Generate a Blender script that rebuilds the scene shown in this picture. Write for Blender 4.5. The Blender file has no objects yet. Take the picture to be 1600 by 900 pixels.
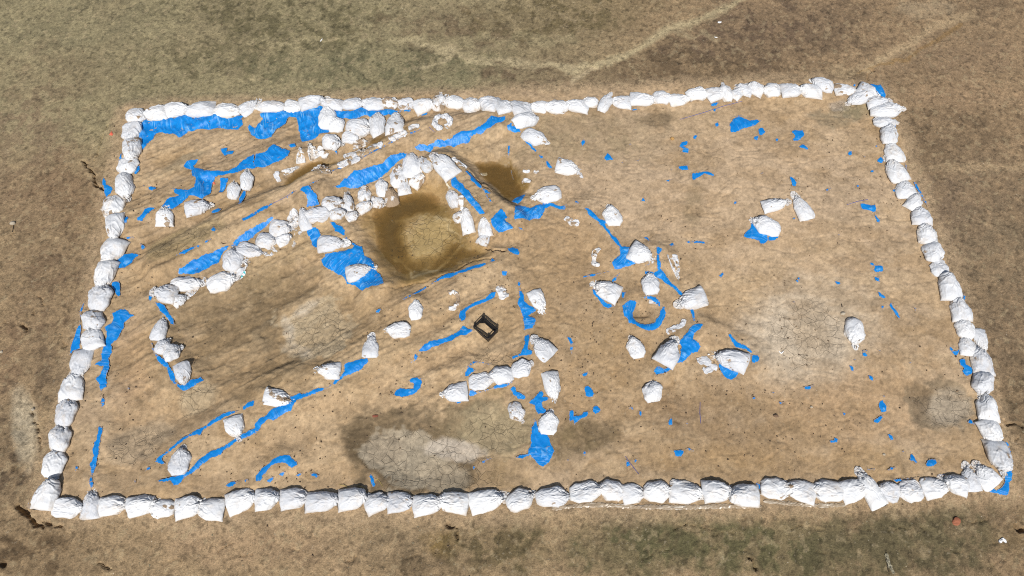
import bpy, math, random
import numpy as np
from mathutils import Vector, Matrix
from mathutils.geometry import delaunay_2d_cdt

# ------------------------------------------------------------------ camera, sky, sun, exposure
SC = bpy.context.scene
COL = SC.collection
CAM_H, TILT, FPX = 13.0, math.radians(24.7), 1067.0
cam = bpy.data.objects.new('camera', bpy.data.cameras.new('camera'))
COL.objects.link(cam); SC.camera = cam
cam.data.sensor_width = 36.0; cam.data.lens = 36.0*FPX/1600
cam.data.clip_end = 3000
cam.location = (0, 0, CAM_H); cam.rotation_euler = (TILT, 0, 0)

SUN_EL, SUN_AZ = math.radians(50), math.radians(183)      # sun stands behind the camera (south)
W = bpy.data.worlds.new('World'); SC.world = W; W.use_nodes = True
nt = W.node_tree
sky = nt.nodes.new('ShaderNodeTexSky'); sky.sky_type = 'NISHITA'; sky.sun_disc = False
sky.sun_elevation = SUN_EL; sky.sun_rotation = SUN_AZ
sky.dust_density = 1.5
nt.links.new(sky.outputs[0], nt.nodes['Background'].inputs[0])
nt.nodes['Background'].inputs[1].default_value = 0.078
sl = bpy.data.lights.new('sun', 'SUN'); sl.energy = 4.1; sl.angle = math.radians(0.53); sl.color = (1, .97, .925)
so = bpy.data.objects.new('sun', sl); COL.objects.link(so)
sd = Vector((math.sin(SUN_AZ)*math.cos(SUN_EL), math.cos(SUN_AZ)*math.cos(SUN_EL), math.sin(SUN_EL)))
so.rotation_euler = sd.to_track_quat('Z', 'Y').to_euler(); so.location = (0, -10, 20)
SC.view_settings.view_transform = 'Standard'; SC.view_settings.look = 'None'
SC.view_settings.exposure = 0.0; SC.view_settings.gamma = 1.0
SC.view_settings.use_curve_mapping = False
try:
    SC.cycles.use_denoising = False; SC.cycles.filter_width = 1.1
    SC.cycles.max_bounces = 6; SC.cycles.transparent_max_bounces = 8
except Exception: pass

# ------------------------------------------------------------------ photo survey -> ground coordinates
CT, ST = math.cos(TILT), math.sin(TILT)
def P(x, y, z=0.0):
    """ground point surveyed at photo position x, y (1600 x 900), at height z"""
    u = (x-800)/FPX; v = (450-y)/FPX
    dy = v*CT+ST; dz = v*ST-CT
    t = (z-CAM_H)/dz
    return np.array([u*t, dy*t])

# ------------------------------------------------------------------ noise
def _hash(ix, iy, seed):
    h = (ix.astype(np.int64)*374761393 + iy.astype(np.int64)*668265263 + seed*974634777) & 0x7fffffff
    h = ((h ^ (h >> 13))*1274126177) & 0x7fffffff
    return ((h ^ (h >> 16)) & 0xffff)/65535.0
def vnoise(x, y, seed):
    ix = np.floor(x); iy = np.floor(y); fx = x-ix; fy = y-iy
    fx = fx*fx*fx*(fx*(fx*6-15)+10); fy = fy*fy*fy*(fy*(fy*6-15)+10)
    a = _hash(ix, iy, seed); b = _hash(ix+1, iy, seed); c = _hash(ix, iy+1, seed); d = _hash(ix+1, iy+1, seed)
    return (a+(b-a)*fx)*(1-fy)+(c+(d-c)*fx)*fy
def fbm(x, y, size, octaves=4, seed=0, gain=.5):
    """about -1..1, feature size in metres"""
    s = 0; amp = 1; tot = 0; f = 1.0/size
    for o in range(octaves):
        c, sn = math.cos(o*1.1+seed), math.sin(o*1.1+seed)
        s = s+amp*(vnoise((x*c-y*sn)*f+17.3*o, (x*sn+y*c)*f-9.1*o, seed*31+o)*2-1); tot += amp; amp *= gain; f *= 2.03
    return s/tot*1.5
def sstep(a, b, x):
    t = np.clip((x-a)/(b-a), 0, 1); return t*t*(3-2*t)
def seg_d(x, y, a, b):
    ax, ay = a; bx, by = b; dx, dy = bx-ax, by-ay
    t = np.clip(((x-ax)*dx+(y-ay)*dy)/(dx*dx+dy*dy+1e-12), 0, 1)
    return np.hypot(x-ax-t*dx, y-ay-t*dy)
def line_d(x, y, pts):
    d = None
    for a, b in zip(pts, pts[1:]):
        e = seg_d(x, y, a, b); d = e if d is None else np.minimum(d, e)
    return d
def poly_sd(x, y, pts):
    """signed distance, positive inside"""
    n = len(pts); d = line_d(x, y, list(pts)+[pts[0]]); ins = np.zeros(np.shape(x), bool)
    for i in range(n):
        x0, y0 = pts[i]; x1, y1 = pts[(i+1) % n]
        if y0 == y1: continue
        c = ((y0 > y) != (y1 > y)) & (x < (x1-x0)*(y-y0)/(y1-y0)+x0)
        ins ^= c
    return np.where(ins, d, -d)
def wpts(s):
    v = [float(t) for t in s.replace(',', ' ').split()]
    return [tuple(P(v[i], v[i+1])) for i in range(0, len(v), 2)]

# ------------------------------------------------------------------ terrain: dug pits, baulks and cracks
PITS = [  # outline (photo survey), depth, softness of the bank
 ('565 335 600 305 640 285 690 285 712 335 750 375 768 395 740 412 690 434 632 452 606 440 578 392', .33, .55),
 ('735 247 800 245 830 285 838 300 806 318 783 312 755 280', .34, .30),
 ('425 290 465 248 560 226 640 208 655 203 560 240 500 272 452 306', .30, .28),
 ('290 478 360 444 480 405 520 425 572 466 590 505 520 560 420 592 330 604 300 560 268 500', .22, .6),
 ('232 392 300 352 380 335 402 343 300 388 245 406', .14, .28),
 ('545 662 600 640 650 668 720 652 800 630 806 688 745 722 722 762 640 772 600 742 552 712', .11, .3),
 ('165 645 300 622 410 596 340 648 250 690 200 765 165 745', .13, .35),
 ('1205 470 1300 455 1330 520 1300 570 1230 575 1195 530', .05, .4),
 ('1430 610 1470 590 1520 610 1530 650 1480 668 1425 655', .07, .2),
 ('318 285 335 283 343 300 322 300', .16, .08),
 ('993 470 1012 466 1026 480 1020 500 1000 505 986 490', .14, .10),
 ('905 345 925 345 950 390 940 430 900 425 870 400 890 370', .10, .3),
 ('20 620 50 640 62 700 50 730 30 700', .06, .2),
]
RIDGES = [  # line, half width, height, softness
 ('255 412 360 352 460 309 540 269 650 213 795 190', .20, .30, .20),
 ('215 345 300 298 380 262 450 238', .18, .16, .25),
 ('690 262 735 305 795 350', .24, .34, .16),
 ('488 300 530 370 592 442', .22, .20, .22),
 ('585 470 690 446 785 408', .16, .12, .18),
 ('262 735 360 675 440 622 560 574 640 500', .28, .17, .30),
 ('245 478 252 560 290 600', .20, .14, .25),
 ('655 556 735 515 715 492 770 465', .10, .09, .16),
 ('812 440 830 560 852 640 845 715', .16, .10, .2),
 ('915 328 965 398 1035 402', .14, .10, .2),
 ('1030 395 1045 440 1085 475', .14, .10, .2),
 ('1110 520 1150 540 1180 565', .14, .12, .2),
 ('1095 510 1045 560 1025 582', .12, .12, .16),
 ('730 585 830 560', .22, .12, .2),
 ('400 745 440 718 462 722', .12, .10, .15),
 ('178 480 165 560 160 620 150 740', .12, .07, .2),
 ('200 175 640 160 1290 135 1375 150', .16, .05, .25),
 ('1375 150 1440 330 1500 500 1575 745', .16, .05, .25),
 ('75 775 330 795 800 780 1250 765 1560 748', .18, .06, .25),
 ('205 180 170 380 130 550 70 770', .18, .05, .25),
]
PITS = [(wpts(a), b*.52, c) for a, b, c in PITS]
RIDGES = [(wpts(a), b, c*.62, d) for a, b, c, d in RIDGES]
RING_C = P(1005, 487)
PAN5 = wpts('628 338 668 322 700 342 712 375 688 402 652 414 626 396 612 362')
CRACKS = [  # open cracks in the crust: line, half width, depth
 ('130 250 137 262 147 272 150 290 163 297', .020, .16),
 ('166 196 158 215 154 235 148 250', .010, .05),
 ('28 792 45 803 56 816 68 820', .030, .16),
 ('68 815 88 822 108 824', .014, .08),
 ('47 640 57 665 65 705', .014, .07),
 ('700 818 712 826 716 840', .018, .08),
 ('1566 659 1572 664 1585 661 1599 668', .018, .10),
 ('1586 822 1590 830 1597 826', .02, .12),
 ('760 388 772 393 786 393', .016, .10),
 ('1308 748 1345 748', .006, .02),
 ('1356 128 1358 115 1366 108', .012, .06),
 ('600 455 660 442 700 428 742 408 772 404', .010, .035),
 ('462 300 540 262 600 236 648 210', .006, .02),
 ('722 262 745 286 768 306', .012, .05),
 ('0 880 10 884', .02, .1), ('155 880 172 888', .012, .06),
 ('1170 870 1178 878 1182 892', .015, .08),
 ('60 465 70 478', .012, .05), ('32 508 40 512 42 518', .014, .08),
]
rg = random.Random(11)
for k in range(30):                                # short lifting crust edges in the algae mat, bottom right
    x = rg.uniform(1010, 1595); y = rg.uniform(812, 895)
    if rg.random() < .25: x = rg.uniform(0, 1000); y = rg.uniform(835, 897)
    s = f'{x} {y}'; n = rg.randint(2, 4)
    for q in range(n):
        x += rg.uniform(3, 10); y += rg.uniform(-4.5, 3.5); s += f' {x} {y}'
    CRACKS.append((s, rg.uniform(.003, .008), rg.uniform(.02, .045)))
for k in range(12):
    x = rg.choice([rg.uniform(5, 140), rg.uniform(1500, 1595)]); y = rg.uniform(230, 740)
    s = f'{x} {y}'
    for q in range(2):
        x += rg.uniform(-5, 5); y += rg.uniform(-6, 6); s += f' {x} {y}'
    CRACKS.append((s, rg.uniform(.006, .012), rg.uniform(.02, .05)))
CRACKS = [(wpts(a), b, c) for a, b, c in CRACKS]

def base_height(x, y):
    """smooth relief (evaluated on a coarse grid)"""
    h = .022*fbm(x, y, 2.6, 3, 3)
    wx = x+.05*fbm(x, y, .5, 3, 21); wy = y+.05*fbm(x, y, .5, 3, 22)
    for pts, hw, hh, soft in RIDGES:
        d = line_d(wx, wy, pts)
        h = h+hh*(1-sstep(hw, hw+soft*1.7, d))
    for pts, dep, soft in PITS:
        h = h-dep*sstep(-soft*.35, soft, poly_sd(wx, wy, pts)+.14*fbm(x, y, .6, 3, 23))
    pd = poly_sd(wx, wy, PAN5); h = h+.085*sstep(-.15, .35, pd)
    d = np.hypot(x-RING_C[0], y-RING_C[1])
    h = h+.05*np.exp(-((d-.40)/.14)**2)
    return h
def axis_lines(lo, hi, step, far):
    core = np.arange(lo, hi+1e-6, step); out = []; s = step; v = hi
    while v < far:
        s *= 1.28; v += s; out.append(v)
    o2 = []; s = step; v = lo
    while v > -far:
        s *= 1.28; v -= s; o2.append(v)
    return np.concatenate([np.array(o2[::-1]), core, np.array(out)])
GX = axis_lines(-14.6, 14.6, .0235, 900); GY = axis_lines(-1.4, 16.6, .0235, 900)
NXg, NYg = len(GX), len(GY)
XX, YY = np.meshgrid(GX, GY)
# coarse relief, interpolated
cx = np.arange(-15.5, 15.6, .07); cy = np.arange(-2.4, 17.6, .07)
CXm, CYm = np.meshgrid(cx, cy)
CH = base_height(CXm, CYm)
def bilin(G, x, y, x0=cx[0], y0=cy[0], st=.07):
    fx = np.clip((x-x0)/st, 0, G.shape[1]-1.001); fy = np.clip((y-y0)/st, 0, G.shape[0]-1.001)
    ix = fx.astype(int); iy = fy.astype(int); fx = fx-ix; fy = fy-iy
    return (G[iy, ix]*(1-fx)+G[iy, ix+1]*fx)*(1-fy)+(G[iy+1, ix]*(1-fx)+G[iy+1, ix+1]*fx)*fy
def height(x, y):
    """terrain height without the finest grain"""
    x = np.asarray(x, float); y = np.asarray(y, float)
    inside = sstep(15.4, 14.2, np.abs(x))*sstep(-2.3, -1.3, y)*sstep(17.5, 16.4, y)
    return bilin(CH, x, y)*inside
def Pg(x, y, off=0.0):
    """surveyed point on the relief itself"""
    z = 0.0
    for _ in range(9):
        p = P(x, y, z+off); z = .5*z+.5*float(height(p[0], p[1]))
    p = P(x, y, z+off)
    return np.array([p[0], p[1], float(height(p[0], p[1]))])

def tag(o, label=None, cat=None, group=None, kind=None):
    if label: o['label'] = label
    if cat: o['category'] = cat
    if group: o['group'] = group
    if kind: o['kind'] = kind
    return o
def link(name, me, mat=None, parent=None):
    o = bpy.data.objects.new(name, me)
    if mat is not None and me is not None and not me.materials: me.materials.append(mat)
    COL.objects.link(o)
    if parent is not None: o.parent = parent
    return o
def mesh_np(name, V, F, smooth=True):
    """V (n,3), F (m,k) arrays"""
    V = np.asarray(V, np.float32); F = np.asarray(F, np.int32); k = F.shape[1]
    me = bpy.data.meshes.new(name)
    me.vertices.add(len(V)); me.vertices.foreach_set('co', V.ravel())
    me.loops.add(F.size); me.loops.foreach_set('vertex_index', F.ravel())
    me.polygons.add(len(F)); me.polygons.foreach_set('loop_start', np.arange(0, F.size, k, dtype=np.int32))
    me.polygons.foreach_set('loop_total', np.full(len(F), k, np.int32))
    me.polygons.foreach_set('use_smooth', np.full(len(F), smooth))
    me.update(calc_edges=True); me.validate()
    return me

# ------------------------------------------------------------------ node helpers
class NT:
    def __init__(s, name):
        s.m = bpy.data.materials.new(name); s.m.use_nodes = True; s.t = s.m.node_tree
        s.b = s.t.nodes['Principled BSDF']; s.out = s.t.nodes['Material Output']
    def n(s, typ, **kw):
        nd = s.t.nodes.new(typ)
        for k, v in kw.items():
            if k.startswith('_'): setattr(nd, k[1:], v)
        return nd
    def set(s, sock, v):
        if hasattr(v, 'is_output') or hasattr(v, 'links'): s.t.links.new(v, sock)
        else: sock.default_value = v
    def math(s, op, a, b=0.0, clamp=False):
        nd = s.t.nodes.new('ShaderNodeMath'); nd.operation = op; nd.use_clamp = clamp
        s.set(nd.inputs[0], a); s.set(nd.inputs[1], b); return nd.outputs[0]
    def ramp(s, v, lo, hi, a=0.0, b=1.0):
        nd = s.t.nodes.new('ShaderNodeMapRange'); nd.interpolation_type = 'SMOOTHSTEP'
        for i, q in enumerate((v, lo, hi, a, b)): s.set(nd.inputs[i], q)
        return nd.outputs[0]
    def mix(s, f, a, b, typ='MIX'):
        nd = s.t.nodes.new('ShaderNodeMix'); nd.data_type = 'RGBA'; nd.blend_type = typ
        s.set(nd.inputs[0], f); s.set(nd.inputs[6], a); s.set(nd.inputs[7], b); return nd.outputs[2]
    def noise(s, co, scale, detail=3, rough=.5, dist=0.0, dim='3D'):
        nd = s.t.nodes.new('ShaderNodeTexNoise'); nd.noise_dimensions = dim
        if co is not None: s.t.links.new(co, nd.inputs['Vector'])
        nd.inputs['Scale'].default_value = scale; nd.inputs['Detail'].default_value = detail
        nd.inputs['Roughness'].default_value = rough; nd.inputs['Distortion'].default_value = dist
        return nd.outputs['Fac']
    def mapping(s, co, scale=(1, 1, 1), rot=(0, 0, 0), loc=(0, 0, 0)):
        nd = s.t.nodes.new('ShaderNodeMapping'); s.t.links.new(co, nd.inputs['Vector'])
        nd.inputs['Scale'].default_value = scale; nd.inputs['Rotation'].default_value = rot; s.set(nd.inputs['Location'], loc)
        return nd.outputs[0]
    def bump(s, h, strength=1.0, dist=.01, normal=None):
        nd = s.t.nodes.new('ShaderNodeBump'); s.t.links.new(h, nd.inputs['Height'])
        nd.inputs['Strength'].default_value = strength; nd.inputs['Distance'].default_value = dist
        if normal is not None: s.t.links.new(normal, nd.inputs['Normal'])
        return nd.outputs[0]
    def attr(s, name):
        nd = s.t.nodes.new('ShaderNodeAttribute'); nd.attribute_name = name; return nd
def rgba(c): return (c[0], c[1], c[2], 1)
def srgb(r, g, b):
    return np.array([((v/255+.055)/1.055)**2.4 if v > 10 else v/255/12.92 for v in (r, g, b)])
# ------------------------------------------------------------------ ground: one sheet, its soils as mapped on the spot
x, y = XX.ravel(), YY.ravel()
core = (np.abs(x) < 15) & (y > -2) & (y < 17)
Z = np.zeros_like(x)
xc, yc = x[core], y[core]
zc = height(xc, yc)
SITE = wpts('205 176 640 158 1290 132 1372 148 1440 330 1500 500 1570 750 1250 775 800 785 330 800 75 785 115 620 165 400')
site = poly_sd(xc, yc, SITE)
insite = sstep(-.25, .1, site+.1*fbm(xc, yc, .4, 3, 8))
n1 = fbm(xc, yc, .45, 4, 1); n2 = fbm(xc, yc, .14, 3, 2); n3 = fbm(xc, yc, .055, 2, 4)
zc = zc+.010*n1+.0055*n2+.0022*n3
zc += (1-insite)*.010*np.clip(fbm(xc, yc, .20, 3, 5), -.2, 1)
# streaks the water left, running with the banks in the left half
sdir = P(640, 260)-P(250, 450); sdir = sdir/np.linalg.norm(sdir); su = xc*sdir[0]+yc*sdir[1]; sv = -xc*sdir[1]+yc*sdir[0]
dry_ = 1-sstep(-.1, .25, np.maximum(poly_sd(xc, yc, PITS[0][0]), poly_sd(xc, yc, PITS[1][0])))
flow = fbm(su*.16+.2*n1, sv+.08*n1, .24, 4, 71); lf = dry_*insite*sstep(1.6, -1.2, xc)*sstep(2.4, 4.5, yc)
zc += .032*flow*lf+.014*fbm(su*.12, sv, .09, 3, 72)*lf
# trickle furrows where rain has run over the sand
fur = np.abs(fbm(xc*1.0, yc*1.9, .7, 3, 15)); zc -= insite*.014*(1-sstep(0, .10, fur))
for pts, hw, dep in CRACKS:
    a = np.array(pts); lo = a.min(0)-.2; hi = a.max(0)+.2
    k = np.where((xc > lo[0]) & (xc < hi[0]) & (yc > lo[1]) & (yc < hi[1]))[0]
    if len(k) == 0: continue
    xk = xc[k]+.03*fbm(xc[k], yc[k], .1, 2, 31); yk = yc[k]+.03*fbm(xc[k], yc[k], .1, 2, 32)
    d = line_d(xk, yk, pts); w = hw*(1+.9*fbm(xc[k], yc[k], .1, 2, 33))
    zc[k] -= dep*(1-sstep(.5, 1.6, d/np.maximum(w+.003, .006)))
    zc[k] += .008*np.exp(-((d-.05)/.03)**2)*(dep > .06)
def ell(cx_, cy_, rx, ry, ang=0):
    c = P(cx_, cy_); a = math.radians(ang)
    e1 = P(cx_+rx*math.cos(a), cy_-rx*math.sin(a))-c; e2 = P(cx_+ry*math.sin(a), cy_+ry*math.cos(a))-c
    M = np.linalg.inv(np.array([e1, e2]).T)
    dx = xc-c[0]; dy = yc-c[1]
    return np.hypot(M[0, 0]*dx+M[0, 1]*dy, M[1, 0]*dx+M[1, 1]*dy)
SAND = srgb(172, 147, 117); OLIVE = srgb(133, 122, 92); OLIVED = srgb(103, 94, 66); BROWN = srgb(118, 98, 75)
GREY = srgb(158, 148, 128); MUD = srgb(98, 82, 60); WETB = srgb(122, 92, 44); TAN = srgb(158, 133, 100)
PALE = srgb(186, 170, 142); CREAM = srgb(176, 150, 112)
C_ = np.empty((len(xc), 3)); C_[:] = TAN
def lay(mask, colour, amt=1.0):
    global C_
    m = (np.clip(mask, 0, 1)*amt)[:, None]; C_ = C_*(1-m)+np.asarray(colour)*m
def blob(cx_, cy_, rx, ry, ang, colour, amt=1., soft=.45, rag=.35, mot=0.):
    d = ell(cx_, cy_, rx, ry, ang)+rag*(.7*n1+.5*n2)
    m = 1-sstep(1-soft, 1+soft, d)
    if mot: m = m*(1-mot+mot*sstep(-.15, .35, nm))
    lay(m, colour, amt)
nm = fbm(xc, yc, .22, 4, 51)+.35*fbm(xc, yc, .9, 2, 52); nm2 = fbm(xc, yc, .12, 3, 53); nl = fbm(xc, yc, 2.2, 3, 54)
out = 1-insite
# outside soils
wx_top = sstep(8.2, 10.5, yc)
left = sstep(4.5, -1.5, xc)
lay(out*wx_top*left, srgb(150, 138, 104), .85)
lay(out*sstep(2, 8, xc), srgb(150, 124, 94), .8)
lay(out*sstep(.15, .6, nl+.3)*.6, BROWN, .35)
B = [ # outside patches: cx cy rx ry ang colour amount soft ragged mottle
 (120, 40, 170, 60, 5, OLIVE, .75, .6, .4, .6), (430, 20, 150, 35, 0, OLIVED, .8, .5, .5, .6), (330, 98, 110, 40, 5, OLIVED, .6, .5, .5, .7),
 (620, 105, 190, 34, 0, srgb(112, 106, 78), .85, .5, .5, .55), (480, 60, 70, 25, 0, OLIVED, .65, .5, .5, .6), (740, 45, 120, 34, 0, BROWN, .7, .5, .5, .6),
 (880, 22, 130, 36, 5, srgb(112, 98, 68), .85, .5, .5, .6), (850, 115, 90, 26, 0, BROWN, .85, .5, .5, .5), (990, 118, 80, 26, 12, BROWN, .85, .5, .5, .5),
 (1120, 92, 170, 40, 8, srgb(114, 94, 70), .95, .5, .5, .5), (1210, 45, 130, 44, 5, srgb(112, 92, 72), .95, .5, .5, .5), (1330, 45, 70, 40, 0, BROWN, .7, .5, .5, .7),
 (1325, 118, 26, 14, 0, MUD, .9, .3, .4, .3), (1050, 30, 60, 20, 10, TAN, .6, .5, .4, .5), (60, 130, 90, 60, 0, srgb(140, 122, 92), .7, .5, .5, .6),
 (40, 230, 60, 100, 0, srgb(140, 118, 92), .7, .6, .5, .6), (95, 300, 70, 60, 0, srgb(138, 112, 84), .7, .5, .5, .6), (85, 455, 80, 90, 0, srgb(126, 103, 78), .85, .5, .5, .6),
 (20, 560, 50, 80, 0, srgb(134, 108, 82), .75, .5, .5, .6), (75, 580, 35, 60, 10, BROWN, .8, .5, .5, .5), (14, 690, 34, 90, 0, srgb(104, 86, 66), .9, .5, .4, .5),
 (38, 665, 20, 62, 8, PALE, .75, .35, .15, .1), (48, 860, 110, 48, -8, srgb(106, 86, 62), .9, .5, .5, .5), (250, 850, 120, 40, 0, TAN, .8, .6, .4, .3),
 (400, 850, 160, 40, 0, srgb(164, 136, 104), .8, .6, .4, .3), (600, 840, 100, 34, 0, srgb(150, 128, 98), .6, .6, .4, .5), (690, 850, 26, 22, 0, srgb(134, 108, 58), .7, .5, .4, .5),
 (790, 855, 90, 44, 0, srgb(104, 90, 62), .9, .5, .5, .5), (640, 880, 60, 20, 0, MUD, .6, .5, .5, .6),
 (1000, 850, 130, 48, 0, srgb(94, 88, 60), .98, .5, .5, .35), (1220, 856, 190, 54, 0, srgb(98, 91, 62), .98, .5, .5, .35), (1440, 846, 170, 58, 0, srgb(102, 91, 65), .95, .5, .5, .35),
 (870, 820, 18, 50, 5, TAN, .8, .5, .4, .2), (930, 815, 12, 30, 0, TAN, .6, .5, .4, .2), (1590, 850, 40, 50, 0, srgb(140, 116, 84), .7, .5, .5, .5),
 (1490, 215, 95, 70, 8, srgb(128, 106, 80), .95, .5, .5, .5), (1550, 290, 90, 60, 0, srgb(136, 114, 88), .9, .5, .5, .5), (1480, 350, 70, 70, 0, srgb(134, 112, 88), .9, .5, .5, .5),
 (1560, 400, 70, 80, 0, srgb(134, 114, 88), .9, .5, .5, .5), (1570, 520, 50, 80, 0, srgb(124, 104, 80), .8, .5, .5, .6), (1590, 640, 26, 60, 0, MUD, .8, .5, .5, .5), (1500, 90, 100, 30, 0, srgb(150, 124, 96), .6, .5, .5, .6),
 (1530, 262, 90, 7, 0, srgb(172, 146, 112), .7, .5, .6, .1), (1500, 150, 90, 20, 0, srgb(165, 136, 104), .7, .5, .5, .3), (1545, 15, 50, 20, 0, BROWN, .6, .5, .5, .6), (1450, 12, 40, 14, 0, srgb(170,150,120), .5, .5, .5, .3),
]
for b in B:
    d = ell(*b[:5])+b[8]*(.7*n1+.5*n2)
    m = (1-sstep(1-b[7], 1+b[7], d))*out
    if b[9]: m = m*(1-b[9]+b[9]*sstep(-.06, .16, nm))
    lay(m, b[5], b[6])
def stroke(s, w, colour, amt, soft=.7):
    d = line_d(xc+.22*n1+.08*n2, yc+.22*n1+.08*n2, wpts(s)); w = w*(1+.6*nl); lay(1-sstep(w*(1-soft), w*(1+soft), d), colour, amt)
stroke('620 62 700 82 760 100 900 106 970 92 1040 50 1120 22 1200 -20', .10, srgb(186, 168, 130), .75, .9)
stroke('700 82 690 100 640 112', .05, srgb(180, 162, 126), .7, .9)
stroke('400 62 500 66 620 62', .05, srgb(172, 156, 118), .6, .9)
stroke('970 92 1000 120 1010 135', .04, srgb(180, 160, 124), .6, .9)
stroke('1040 50 1080 55 1123 60', .05, srgb(178, 158, 122), .5, .9)
stroke('700 75 800 100 900 106', .13, srgb(172, 154, 120), .45, 1.0)
stroke('560 65 700 62 900 60', .10, srgb(160, 146, 110), .4)
stroke('940 102 905 118 880 150', .06, srgb(180, 160, 126), .8)
stroke('1300 108 1345 110 1400 80 1450 48 1520 20', .11, srgb(182, 156, 120), .7, .9)
stroke('1345 110 1420 90 1500 40', .05, srgb(140, 108, 62), .5)
# band of clean sand just outside the sacks
lay((1-sstep(.05, .42, np.abs(site+.12)+.12*n1)), srgb(166, 141, 110), .75)
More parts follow.
